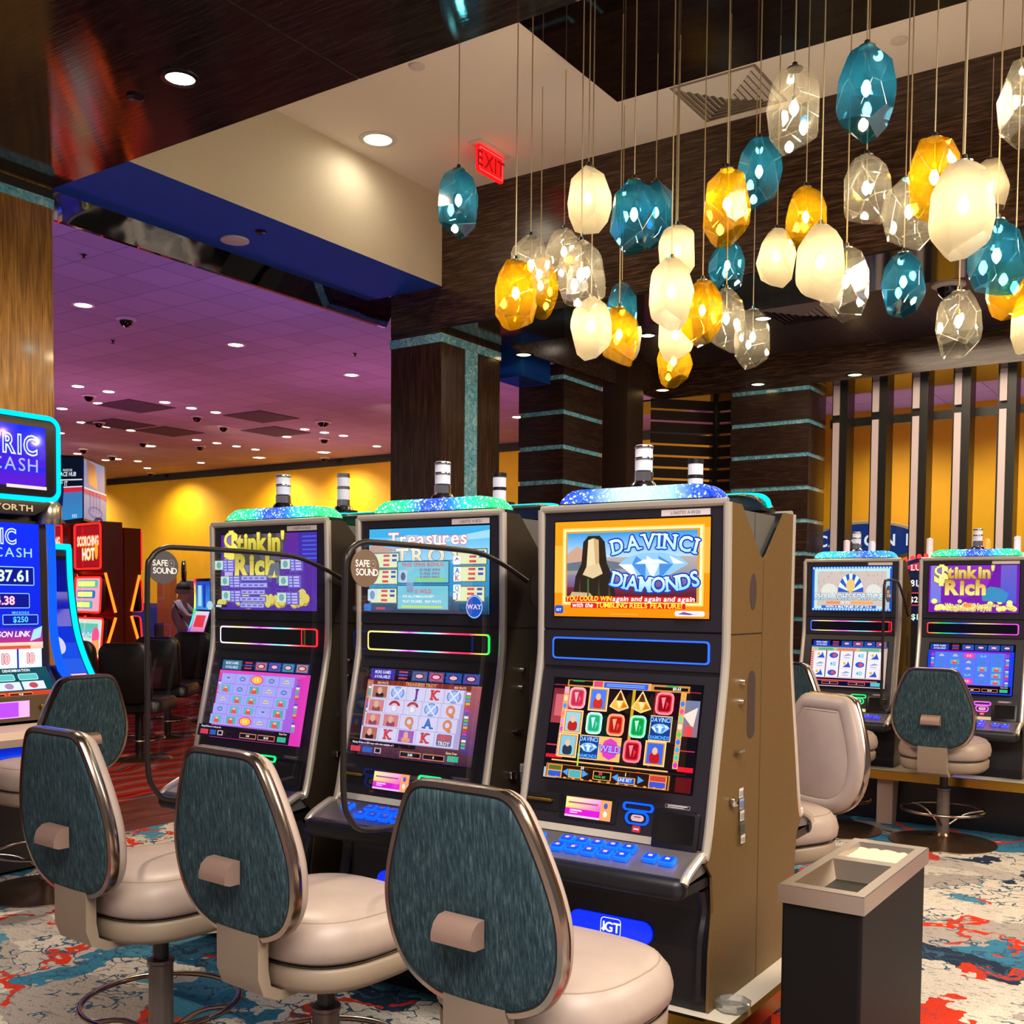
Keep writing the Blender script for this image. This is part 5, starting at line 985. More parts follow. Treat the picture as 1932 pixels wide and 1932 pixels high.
# stand under the front bank
def bank_base(label, x0, x1, y0, y1, z, legs):
    t = thing('slot_stand', label, 'slot stand', ((x0 + x1) / 2, (y0 + y1) / 2, 0))
    at0(B().box((x0, y0, z - .035), (x1, y1, z - .001)), 'top', mat('stand_white', '#d9cfbd', .35), t)
    b = B(); b.box((x0 - .02, y0 - .022, z - .05), (x1 + .022, y0, z + .004)); b.box((x1, y0, z - .05), (x1 + .022, y1 + .02, z + .004)); at0(b, 'brass_edge', 'brass', t)
    at0(B().box((x0 + .15, y0 + .22, 0), (x1 - .12, y1 - .22, z - .036)), 'plinth', 'cabinet_black', t)
    for x in legs:
        q = B(); q.loft([[(x - .05, y0 + .10, 0), (x + .05, y0 + .10, 0), (x + .05, y0 + .2, 0), (x - .05, y0 + .2, 0)], [(x - .035, y0 + .05, z - .036), (x + .065, y0 + .05, z - .036), (x + .065, y0 + .2, z - .036), (x - .035, y0 + .2, z - .036)]])
        at0(q, 'leg', mat('leg_beige', '#b99a86', .5), t)
    return t
bank_base('white topped stand with brass edge under the front bank of slot machines', -3.65, -1.15, 2.80, 3.68, SILL, (-2.02, -2.9))
# ------------------------------------------------------------------ the right bank
RY, RS = 7.30, .242
r1x, r2x = AY(1608, 1054, RY).x, AY(1838, 1051, RY).x
BT = ('button_violet', 'button_face'); mat('button_violet', '#5a48d8', .2, em='#4a48f0', es=.6)
slot('slot machine with pale blue screen and striped fan, behind the right bank shield', (r1x, RY, RS), 0, (top_pharaoh, reels_pharaoh, ''), [(0, '#2858ff'), (.15, '#ffd850'), (.4, '#e040e0'), (.65, '#40d8e8'), (.8, '#f02838'), (1, '#ff2030')], [(0, '#10c8e0'), (.4, '#20b0f0'), (.6, '#0850d8'), (1, '#10a8e0')], zb=.12, group='slot machines of the right bank', card='#20d860', bars=(.9,), btn=BT, side='cabinet_black', detail=False)
slot('slot machine with violet screen and gold cartoon lettering in the right bank', (r2x, RY, RS), 0, (top_rich_promo, reels_rich(1), ''), [(0, '#ff3040'), (.15, '#20d050'), (.4, '#2850ff'), (.6, '#ffc040'), (.85, '#e030d0'), (1, '#ff40e0')], GB, zb=.12, group='slot machines of the right bank', card='#e050f0', btn=BT, side='cabinet_black', detail=False)
slot('slot machine cut by the right edge of the picture', (r2x + .82, RY, RS), 0, (blank, blankl, ''), RAIN, GB, zb=.12, group='slot machines of the right bank', btn=False, side='cabinet_black', detail=False)
slot('slot machine mostly hidden behind the diamond machine, left end of the right bank', (r1x - .82, RY, RS), 0, (blank, blankl, ''), RAIN, GB, zb=.12, group='slot machines of the right bank', btn=False, side='cabinet_black', detail=False)
bank_base('brass edged stand under the right bank of slot machines', r1x - 1.3, r2x + 1.4, 7.02, 8.1, .36, (r1x + .30, r1x - .7))
# ================================================================== chairs
def _fab():
    k = N('chair_fabric'); p = k.pbr(rough=.9, spec=.2); nz = k.noise(k.coords((90, 90, 3)), 2.4, 6, .7)
    k.l(k.ramp(nz.outputs[0], [(.32, lin('#1b2a32')), (.52, lin('#324951')), (.74, lin('#65797d'))]), p.inputs['Base Color']); f = k.noise(k.coords(), 420, 2); k.bump(f.outputs[0], p, .3, .002); MATS['chair_fabric'] = k.m
_fab()
mat('vinyl_cream', '#a8968a', .42, noise=(9, .07, .15)); mat('vinyl_dark', '#93826f', .5); mat('piping_dark', '#2c2522', .5); mat('chair_black', '#0c0c10', .4); mat('steel_ring', '#a8988c', .2, 1.0); mat('post_taupe', '#6e625c', .35, .5); mat('base_bronze', '#6a5340', .25, .8)
def oval(cx, cy_, rx, ry, n, e): return [(cx + rx * math.copysign(abs(math.cos(2 * PI * k / n)) ** (2 / e), math.cos(2 * PI * k / n)), cy_ + ry * math.copysign(abs(math.sin(2 * PI * k / n)) ** (2 / e), math.sin(2 * PI * k / n))) for k in range(n)]
def chair(label, loc, rz, group='casino chairs with teal backs'):
    t = thing('casino_chair', label, 'chair', loc, rz, group)
    half = [(0, 1.066), (.075, 1.066), (.118, 1.060), (.150, 1.030), (.196, .930), (.224, .840), (.229, .770), (.215, .700), (.175, .640), (.11, .606), (.05, .598)]
    pts = half + [(0, .597)] + [(-x, z) for x, z in reversed(half[1:])]
    pts = [(p[0], p[1]) for p in cat([(x, z, 0) for x, z in pts], 4, True)]
    TL = math.radians(7); bk = lambda x, z, d: (x, -.232 + d - (z - .62) * math.tan(TL), z)
    fr = lambda i, d: [bk(x, z, d) for x, z in inset(pts, i)]
    bs = B().loft([fr(-.002, .000), fr(-.004, .012), fr(.006, .028), fr(.03, .036), fr(.05, .038), fr(.055, .033), fr(.062, .037)], cap0=False).build('backrest', 'vinyl_cream', t, 60)
    B().loft([fr(.032, -.034), fr(.012, -.031), fr(.006, -.026), fr(.006, -.010)], cap1=False).build('back_panel', 'chair_fabric', bs, 50)
    b = B(); b.tube([bk(x, z, -.027) for x, z in inset(pts, .0085)], .0035, 6, closed=True); b.build('back_piping', 'chair_black', bs)
    b = B(); b.loft([fr(.006, -.030), fr(-.006, -.028), fr(-.009, -.019), fr(-.009, -.004), fr(-.002, .002)], cap0=False, cap1=False); b.build('metal_rim', 'steel_ring', bs, 50)
    h = B(); H = [(-.004, .800), (-.026, .798), (-.042, .785), (-.050, .765), (-.050, .748), (-.035, .742), (-.004, .742)]
    rings = [[(x, bk(0, .77, -.038)[1] + y, z) for y, z in H] for x in (-.052, -.050, .050, .052)]; h.loft(rings); h.build('pull_handle', 'bronze', bs, 40)
    # seat: base pan and puffed cushion
    O = lambda s, e=2.9: oval(0, .035, .246 + s, .236 + s, 40, e)
    sf = lambda L: [[(x, y, z) for x, y in O(i)] for i, z in L]
    se = B().loft(sf([(-.012, .526), (.002, .540), (.006, .570), (-.002, .605), (-.022, .630), (-.05, .642), (-.10, .648), (-.16, .650)]), cap0=False).build('seat', 'vinyl_cream', t, 60)
    B().loft(sf([(-.07, .448), (-.02, .452), (-.006, .470), (-.004, .508), (-.012, .520)])).build('seat_pan', 'vinyl_dark', se, 60)
    B().loft(sf([(-.012, .521), (-.003, .526)]), cap0=False, cap1=False).build('seat_piping', 'piping_dark', se)
    B().tube([(x, y, .629) for x, y in O(-.024)], .003, 6, closed=True).build('seat_seam', 'vinyl_dark', se)
    br = [(-.230, .690), (-.262, .690), (-.262, .50), (-.245, .455), (-.20, .432), (-.06, .432), (-.06, .452), (-.19, .455), (-.222, .475), (-.230, .52)]
    b = B(); b.loft([[(x, y, z) for y, z in br] for x in (-.083, -.080, .080, .083)]); b.build('bracket', 'vinyl_dark', t, 40)
    B().cyl((0, .035, .30), (0, .035, .45), .024, n=16).build('gas_lift', 'chair_black', t)
    B().lathe([(.042, .02), (.037, .04), (.037, .315), (.041, .32), (.041, .33), (.026, .332)], 20, o=(0, .035, 0)).build('post', 'post_taupe', t)
    b = B(); b.tube([(.235 * math.cos(2 * PI * k / 36), .035 + .235 * math.sin(2 * PI * k / 36), .20) for k in range(36)], .0095, 8, closed=True)
    for k in range(3):
        a = 2 * PI * k / 3 + .5; d = Vector((math.cos(a), math.sin(a), 0)); q = Vector((0, .035, 0)); b.tube(cat([q + d * .235 + Vector((0, 0, .198)), q + d * .13 + Vector((0, 0, .175)), q + d * .036 + Vector((0, 0, .11))], 4), .008, 8)
    b.build('foot_ring', 'steel_ring', t, 60)
    B().lathe([(.31, 0), (.308, .006), (.26, .016), (.12, .030), (.05, .045), (.04, .06)], 40, o=(0, .035, 0)).build('base', 'base_bronze', t, 40)
    return t
BKY = .26
proto = chair('teal backed chair nearest the camera, before the diamond slot machine', (-1.278, 1.77 + BKY, 0), -.05)
dup(proto, (-2.04, 1.81 + BKY, 0), -.07, 'teal backed chair in the middle of the front row, before the sky blue screened machine')
dup(proto, (-2.72, 1.79 + BKY, 0), -.06, 'teal backed chair at the left of the front row, showing its foot ring')
dup(proto, (-4.50 - BKY + .0, 3.015, 0), PI / 2, 'grey green backed chair facing the tall blue machine at the left')
dup(proto, (-1.44, 6.74, 0), -.02, 'teal backed chair standing free before the violet screened machine of the right bank')
dup(proto, (-2.13, 6.72, 0), -.55, 'teal backed chair half hidden by the nearest machine, before the pale blue screened one')
dup(proto, (-1.51, 4.09, 0), PI - .46, 'chair turned to show its cream front, behind the diamond machine')
# ================================================================== bin, ashtray
t = thing('litter_bin', 'black litter bin with steel ash tray top, right of the slot machines', 'bin', (-.874, 3.06, 0))
x0, x1, y0, y1, zt = -.988, -.760, 2.72, 3.40, .70
at0(B().prism(rrect(x0 + .008, y0 + .01, x1 - .008, y1 - .01, .008, 2), 0, zt - .045, XY), 'body', mat('bin_black', '#080708', .55, 0, .25), t)
b = B(); R = lambda a0, b0, a1, b1, z: [(a0, b0, z), (a1, b0, z), (a1, b1, z), (a0, b1, z)]
b.loft([R(x0, y0, x1, y1, zt - .048), R(x0, y0, x1, y1, zt - .002), R(x0 + .003, y0 + .003, x1 - .003, y1 - .003, zt)], cap0=False, cap1=False)
ym = 3.10; hx0, hx1 = x0 + .030, x1 - .030
def topface(hs):
    ys = sorted({y0 + .003, y1 - .003, *[h for q in hs for h in q]}); 
    b.add([(x0 + .003, y0 + .003, zt), (hx0, y0 + .003, zt), (hx0, y1 - .003, zt), (x0 + .003, y1 - .003, zt)], [(0, 1, 2, 3)]); b.add([(hx1, y0 + .003, zt), (x1 - .003, y0 + .003, zt), (x1 - .003, y1 - .003, zt), (hx1, y1 - .003, zt)], [(0, 1, 2, 3)])
    prev = y0 + .003
    for a, e in hs: b.add(R(hx0, prev, hx1, a, zt), [(0, 1, 2, 3)]); prev = e
    b.add(R(hx0, prev, hx1, y1 - .003, zt), [(0, 1, 2, 3)])
topface([(y0 + .04, 3.09), (3.135, y1 - .045)])
b.loft([R(hx0, y0 + .04, hx1, 3.09, zt), R(hx0 + .035, y0 + .10, hx1 - .035, 3.02, zt - .055)], cap0=False, cap1=False)
b.loft([R(hx0, 3.135, hx1, y1 - .045, zt), R(hx0 + .004, 3.14, hx1 - .004, y1 - .05, zt - .02)], cap0=False, cap1=False)
at0(b, 'steel_top', 'brushed_steel', t); at0(B().box((hx0 + .035, y0 + .10, zt - .30), (hx1 - .035, 3.02, zt - .12)), 'waste_liner', mat('liner_black', '#060607', .3), t)
b = B(); g = [(hx0 + .004 + (hx1 - hx0 - .008) * i / 12, 3.14 + (y1 - .05 - 3.14) * j / 12) for j in range(13) for i in range(13)]; rd = random.Random(4)
b.add([(x, y, zt - .016 + rd.uniform(-.003, .003)) for x, y in g], [(j * 13 + i, j * 13 + i + 1, (j + 1) * 13 + i + 1, (j + 1) * 13 + i) for j in range(12) for i in range(12)])
at0(b, 'sand', mat('sand_cream', '#e2d2b4', .9, noise=(300, .15, .3)), t, 60)
def _ash():
    k = N('clear_glass'); tr = k.n('ShaderNodeBsdfTransparent'); tr.inputs[0].default_value = (.90, .90, .88, 1); g = k.n('ShaderNodeBsdfGlossy'); g.inputs['Roughness'].default_value = .05; d = k.n('ShaderNodeBsdfDiffuse'); d.inputs[0].default_value = (.8, .8, .76, 1)
    lw = k.n('ShaderNodeLayerWeight'); lw.inputs[0].default_value = .5; m0 = k.n('ShaderNodeMixShader'); m0.inputs[0].default_value = .22; k.l(tr.outputs[0], m0.inputs[1]); k.l(d.outputs[0], m0.inputs[2]); m = k.n('ShaderNodeMixShader'); k.l(lw.outputs['Facing'], m.inputs[0]); k.l(m0.outputs[0], m.inputs[1]); k.l(g.outputs[0], m.inputs[2]); k.surf(m.outputs[0]); MATS['clear_glass'] = k.m
_ash()
ap = AZ(1372, 1893, SILL + .01); b = B()
prof = [(.040, 0), (.052, .006), (.055, .026), (.048, .028), (.042, .012), (.002, .009)]
n = 8; b.loft([[(r * math.cos(2 * PI * k / 16 + .2) * (1 if k % 2 else .93), r * math.sin(2 * PI * k / 16 + .2) * (1 if k % 2 else .93), z) for k in range(16)] for r, z in prof])
o = b.build('ashtray', 'clear_glass', None, 20); o.location = (ap.x + .022, ap.y - .01, SILL); tag(o, 'clear cut glass ashtray on the white stand top beside the bin', 'ashtray')
# ================================================================== clear safety shields between machines
def _acr():
    k = N('acrylic'); tr = k.n('ShaderNodeBsdfTransparent'); tr.inputs[0].default_value = (.93, .93, .96, 1); g = k.n('ShaderNodeBsdfGlossy'); g.inputs['Roughness'].default_value = .02
    lw = k.n('ShaderNodeFresnel'); lw.inputs[0].default_value = 1.45; m = k.n('ShaderNodeMixShader'); k.l(lw.outputs[0], m.inputs[0]); k.l(tr.outputs[0], m.inputs[1]); k.l(g.outputs[0], m.inputs[2]); k.surf(m.outputs[0]); MATS['acrylic'] = k.m
_acr(); mat('shield_frame', '#2a2522', .35, .4); mat('sticker_grey', '#4a4648', .6); mat('sticker_brown', '#6b5540', .6)
def shield(label, X, ys, kind, sticker):
    P = cat([(X, y, z) for y, z in ys], 5); t = thing('safety_shield', label, 'shield', (X, ys[0][0], .8), group='clear safety shields')
    b = B(); b.tube(P, .0085, 8); at0(b, 'frame', 'shield_frame', t, 60)
    pb = [(X - .0015, p.y, p.z) for p in P]; b = B(); n = len(pb); b.add([(X - .001, p.y, p.z) for p in P], [tuple(range(n))]); at0(b, 'clear_pane', 'acrylic', t)
    if sticker:
        y, z = sticker; at0(B().prism(ellipse(y, z, .058, .052, 32), X + .001, X + .003, YZ), 'sticker', kind, t)
        a = Art(Frame((X + .0032, y, z), (0, 1, 0), (0, 0, 1))); a.text('SAFE', -.012, .004, .018, '#e8e4e0', tr=.02, sx=1.05); a.text('SOUND', .006, -.020, .018, '#e8e4e0', tr=.02, sx=1.05); a.ring(ellipse(.030, .012, .012, .012, 14), .0012, '#b0aaa8'); a.text('+', .030, .008, .010, '#b0aaa8')
        o = a.build('sticker_lettering', 'printed_surface', None); o.parent = t; o.matrix_parent_inverse = Matrix.Translation(t.location).inverted()
SH = [(3.0, 1.51), (2.868, 1.558), (2.735, 1.592), (2.6, 1.600), (2.45, 1.602), (2.25, 1.603), (2.165, 1.598), (2.120, 1.565), (2.106, 1.50), (2.103, 1.1), (2.103, .92), (2.125, .845), (2.20, .798), (2.45, .785), (2.72, .796)]
shield('clear shield with dark rim and round grey sticker, left of the sky blue screened machine', -2.80, SH, 'sticker_grey', (AX(307, 1070, -2.8).y, AX(307, 1070, -2.8).z))
shield('clear shield with dark rim and round brown sticker, left of the diamond machine', -2.0, [(y + .03, z) for y, z in SH], 'sticker_brown', (AX(688, 1072, -2.0).y, AX(688, 1072, -2.0).z))
SR = [(r, z) for r, z in ((7.28, 1.36), (7.14, 1.49), (7.02, 1.57), (6.93, 1.585), (6.74, 1.585), (6.70, 1.56), (6.69, 1.50), (6.69, 1.1), (6.69, .86), (6.72, .80), (6.80, .77), (7.0, .80), (7.1, .80))]
shield('clear shield with dark rim before the pale blue screened machine of the right bank', r1x + .38, SR, 'sticker_grey', (6.78, 1.50))
# ================================================================== tall blue machine at the left
mat('gun_metal', '#4a4844', .3, .7); mat('silver_trim', '#b5aa9a', .25, .9); emit('led_blue', '#0a3cff', 2.2); emit('led_cyan', '#00b4ff', 2.0); emit('led_red', '#ff1c14', 2.6); emit('led_orange', '#ff5a14', 3.2); emit('led_violet', '#8a3cff', 1.8)
t = thing('slot_machine', 'tall slot machine with bright blue screens and cyan rim at the left edge', 'slot machine', (-5.3, 3.06, 0), PI / 2)
B().prism([(-.02, .30), (.55, .30), (.55, 2.35), (.16, 2.35), (.10, 1.95), (.08, 1.84), (.075, 1.3), (.06, 1.07), (-.06, .91), (-.10, .80), (-.06, .70)], -.33, .33, YZ).build('cabinet', 'cabinet_black', t, 0)
B().prism(rrect(-.36, 1.965, .36, 2.385, .05, 5), .0, .12, XZ, bev=.02).build('topper_box', 'cabinet_black', t)
fr = Frame((0, -.002, 0), (1, 0, 0), (0, 0, 1)); b = B(); b.tube([(x, .01, z) for x, z in rrect(-.365, 1.955, .365, 2.39, .055, 6)], .014, 8, closed=True); b.build('topper_rim', 'led_cyan', t, 60)
NEON = '#d8ecff'
def neon(a, s, x, y, h, al='r', bgc='#1428d8', out=NEON): 
    k = h / CAP; ws = [(GL['x', c_][3] - GL['x', c_][2]) * k * .80 for c_ in s]; tot = sum(ws) + .10 * h * (len(s) - 1); cx = x - tot
    for c_, w_ in zip(s, ws):
        for wt, cc in (('x', out), ('t', bgc)):
            vs, fs, g0, g1 = GL[wt, c_]; m_ = (GL['r', c_][2] + GL['r', c_][3]) / 2; a.lay(); a.b.add([a.f(cx + w_ / 2 + (u - m_) * k * .80, y + v * k, a.d) for u, v in vs], fs, 0, lin(cc))
        cx += w_ + .10 * h
    if False: pass
a = Art(fr); a.rect(-.31, 2.015, .285, 2.335, ('#5a18c8', '#0a2ce8')); a.rect(-.31, 2.06, .285, 2.12, ('#5a18c8', '#1c28e0')); neon(a, 'ELECTRIC', .235, 2.185, .095); a.text('CASH', .235, 2.095, .066, '#a8b8ff', wt='r', al='r', tr=.16, sx=.98); a.rect(.06, 2.005, .285, 2.022, '#e8d8d0'); a.build('topper_screen', 'screen_glow', t)
B().prism([(-.36, 1.865), (.20, 1.865), (.27, 1.90), (.30, 1.94), (-.36, 1.94)], -.03, .06, XZ, bev=.006).build('brand_plate', 'gun_metal', t)
a = Art(Frame((0, -.032, 0), (1, 0, 0), (0, 0, 1))); a.text('AINSWORTH', .19, 1.885, .030, '#d8c8a8', al='r', sx=1.35, tr=.08); a.build('brand_lettering', 'printed_surface', t)
for sx in (-1, 1): B().lathe([(.055, 0), (.062, .02), (.062, .10), (.05, .12)], 20, o=(sx * .325, .03, 1.825)).build('shoulder_cap', 'silver_trim', t, 50)
scr = Frame((0, .03, 1.06), (1, 0, 0), (0, .02, .78)); B().prism(rrect(-.33, -.05, .315, .78, .03), -.02, .0, lambda x, y, d: scr(x, y, d)).build('screen_surround', 'cabinet_black', t, 30)
a = Art(scr); a.d = .001; a.rect(-.31, -.01, .272, .765, ('#0a1cc8', '#0c2cf0')); neon(a, 'ELECTRIC', .14, .655, .075); a.text('CASH', .225, .585, .048, '#a8dcff', wt='r', al='r', tr=.16, sx=1.1)
a.box(-.29, .435, .235, .535, '#081488', '#9cc8ff', .005, .008); a.otext('$11,387.61', .20, .458, .056, '#e8ffd8', '#1858a8', al='r', ow=.05); a.box(-.29, .315, .205, .395, '#081488', '#9cc8ff', .004, .008); a.otext('$1,504.38', .12, .335, .042, '#ffd0e0', '#c02858', al='r', ow=.05)
a.box(.05, .228, .25, .282, '#0818a0', '#9cc8ff', .004, .006); a.text('$250', .15, .242, .028, '#58d8f8', al='c'); a.box(-.2, .228, .02, .29, '#38c0e0', '#c8f0ff', .004, .01); a.text('MINI BONUS', .15, .286, .012, '#58c8f8')
a.rect(-.31, .135, .272, .215, ('#c03078', '#1428c0')); a.text('DRAGON LINK', .20, .165, .028, '#f0f0ff', al='r', shear=.2); a.poly([(.2, .14), (.26, .16), (.27, .22), (.22, .20)], '#a8d8f0'); a.rect(-.31, .10, .272, .135, ('#e8b8a0', '#f0d8c8')); a.rect(-.31, .10, .20, .118, '#d8583c')
for i in range(4):
    x = -.29 + .14 * i; a.rect(x, -.0, x + .13, .10, '#e4ecf0'); 
    if i % 2 == 0 or i == 3: a.otext('10', x + .065, .025, .05, '#f0c8c8', '#c83848', sx=.8, ow=.06)
    else: a.rect(x + .015, .005, x + .115, .098, '#8cb0c0'); a.poly(rrect(x + .035, .005, x + .095, .045, .01, 3), '#3c4c68'); a.circ(x + .065, .06, .016, .022, '#e8c8b0', 12)
a.build('main_screen', 'screen_glow', t)
low = Frame((0, -.085, .90), (1, 0, 0), (0, .115, .16))
a = Art(low); a.d = .004; a.rect(-.31, .045, .29, .195, '#0c4858'); a.text('DENOMINATION', .19, .17, .015, '#f0f4f8', al='r', sx=.9)
for i in range(4): x = -.28 + .13 * i; a.box(x, .115, x + .11, .155, '#58c0c0', '#b8f0e8', .004, .01)
for i in range(4): x = -.29 + .135 * i; a.rect(x, .055, x + .125, .105, '#d8e4ec'); a.circ(x + .06, .08, .025, .018, ('#7c98b0', '#58b0c0', '#a888a8', '#c0485c')[i], 12)
a.rect(-.31, .0, .29, .045, '#d83c20'); a.box(-.12, .004, .0, .038, '#781010', '#f0c060', .003, .004); a.text('0', -.06, .012, .018, '#ffffff'); a.box(.02, .004, .15, .038, '#781010', '#f0c060', .003, .004); a.text('25', .085, .012, .018, '#ffffff'); a.build('lower_screen', 'screen_glow', t)
for sx in (-1, 1):
    b = B(); b.tube(cat([(sx * .345, .06, 1.86), (sx * .352, .055, 1.6), (sx * .352, .045, 1.25), (sx * .36, -.01, 1.05), (sx * .385, -.07, .98)], 6), .022, 8); b.build('side_light', 'led_blue', t, 60)
    B().prism([(.03, 1.06), (-.10, .97), (-.13, .90), (-.10, .72), (.2, .72), (.3, 1.06)], min(sx * .335, sx * .40), max(sx * .335, sx * .40), YZ, bev=.02).build('side_wing', mat('wing_blue', '#1c2c68', .3, .4), t, 40)
B().box((-.32, -.128, .795), (.32, -.02, .925)).build('card_panel', mat('bronze_panel', '#6b5a42', .4, .4), t, 0)
a = Art(Frame((0, -.129, 0), (1, 0, 0), (0, 0, 1))); a.rect(-.12, .815, .10, .90, '#f0b0f0'); a.rect(-.115, .82, .04, .895, '#b848f0'); a.build('player_display', 'screen_glow', t)
B().prism(rrect(.155, .85, .27, .875, .006), -.145, -.128, XZ, bev=.004).build('ticket_slot', 'brass', t)
B().prism([(-.13, .78), (-.22, .755), (-.25, .72), (-.24, .68), (-.12, .66)], -.33, .25, YZ).build('button_deck', mat('deck_cream', '#c8b4a4', .35, .3), t, 20)
B().prism([(-.13, .66), (-.25, .64), (-.26, .60), (-.12, .56)], -.37, .37, YZ).build('deck_edge', mat('edge_blue', '#1440c8', .25, .2, em='#0a30e0', es=.5), t, 20)
b = B(); b.box((.28, -.22, .755), (.36, -.13, .775)); b.build('button_strip', 'led_cyan', t)
B().prism([(-.10, .02), (-.10, .56), (.5, .56), (.5, .02)], -.33, .33, YZ).build('lower_cabinet', 'cabinet_black', t, 0)
# ================================================================== hanging TV box
tp = AD(150, 925, 12.5); t = thing('tv_box', 'box of large television screens raised above the red machines', 'television', (tp.x, tp.y, 2.0), .50)
def tvq(P): return [AD(x, y, d) for x, y, d in P]
Q = {'L': tvq([(96, 985, 14.0), (156, 977, 13.6), (156, 864, 13.6), (96, 862, 14.0)]), 'R': tvq([(158, 978, 13.6), (200, 990, 14.7), (200, 882, 14.7), (158, 865, 13.6)])}
for k, q in Q.items():
    ex = (q[1] - q[0]); ey = (q[3] - q[0]); n_ = ex.cross(ey).normalized(); c0 = sum(q, Vector()) / 4
    W, H_ = ex.length, ey.length; F_ = Frame(q[0], ex, ey)
    F2 = lambda x, y, d=0, q=q, n_=n_: (q[0] * (1 - x) + q[1] * x) * (1 - y) + (q[3] * (1 - x) + q[2] * x) * y + n_ * (d * 1)
    a = Art(F2, .001)
    if k == 'L':
        a.rect(0, 0, 1, 1, '#123a8c'); a.rect(0, 0, 1, .45, ('#2c90d8', '#4a80c0')); a.rect(0, .62, 1, 1, '#081428'); a.rect(0, .44, 1, .52, '#e02848'); a.rect(0, .52, 1, .63, '#0a1428'); a.rect(0, .515, 1, .535, '#f0f4f8'); a.rect(0, .63, 1, .65, '#f0f4f8')
        a.text('RACE HUB', .52, .70, .065, '#f0f8ff', sx=1.25, shear=.2); a.text('NASCAR', .55, .78, .035, '#e8f0ff', sx=1.4, shear=.2); a.text('DRAW IT', .28, .545, .07, '#f4f8ff', sx=1.2)
        a.poly([(.28, .22), (.40, .22), (.44, .5), (.40, .58), (.26, .58), (.22, .5)], '#10204c'); a.circ(.33, .60, .05, .04, '#caa890', 12); a.text('FS2', .78, .02, .05, '#f0f4f8', sx=1.4)
    else:
        a.rect(0, 0, 1, 1, '#8c98c8'); a.rect(0, 0, 1, .4, ('#8090c8', '#a8a8d0')); a.poly([(.1, 1), (.5, .95), (.6, .55), (.2, .6)], '#4a58a0'); a.rect(0, .42, 1, .50, '#d8486c'); a.rect(0, .50, 1, .53, '#f0e8f0'); a.ring(ellipse(.5, .15, .32, .10, 18), .03, '#58649c')
        for i in range(4): a.rect(.25 + .14 * i, .15, .28 + .14 * i, .5, '#5868a8')
    at0(a.b, 'tv_screen', 'screen_dim', t)
b = B(); c0 = (Q['L'][0] + Q['R'][1]) / 2; hp = c0 + Vector((-.3, .3, .3)); b.cyl((hp.x, hp.y, 0), (hp.x, hp.y, hp.z), .05, n=12); at0(b, 'floor_pole', 'black_paint', t)
vb_ = fw * .012; foot = [Q['L'][0], (Q['L'][1] + Q['R'][0]) / 2, Q['R'][1]]; head = [Q['L'][3], (Q['L'][2] + Q['R'][3]) / 2, Q['R'][2]]
b = B(); b.loft([[p + vb_ - Vector((0, 0, .03)) for p in foot], [p + vb_ + Vector((0, 0, .03)) for p in head]]); at0(b, 'tv_case', 'dark_plastic', t)
b = B(); bt = [Q['L'][0], Q['L'][1], Q['R'][0], Q['R'][1]]; b.loft([[p + Vector((0, 0, -.06)) for p in bt], [p + Vector((0, 0, -.14)) for p in bt]]); at0(b, 'lower_cowl', 'gun_metal', t)
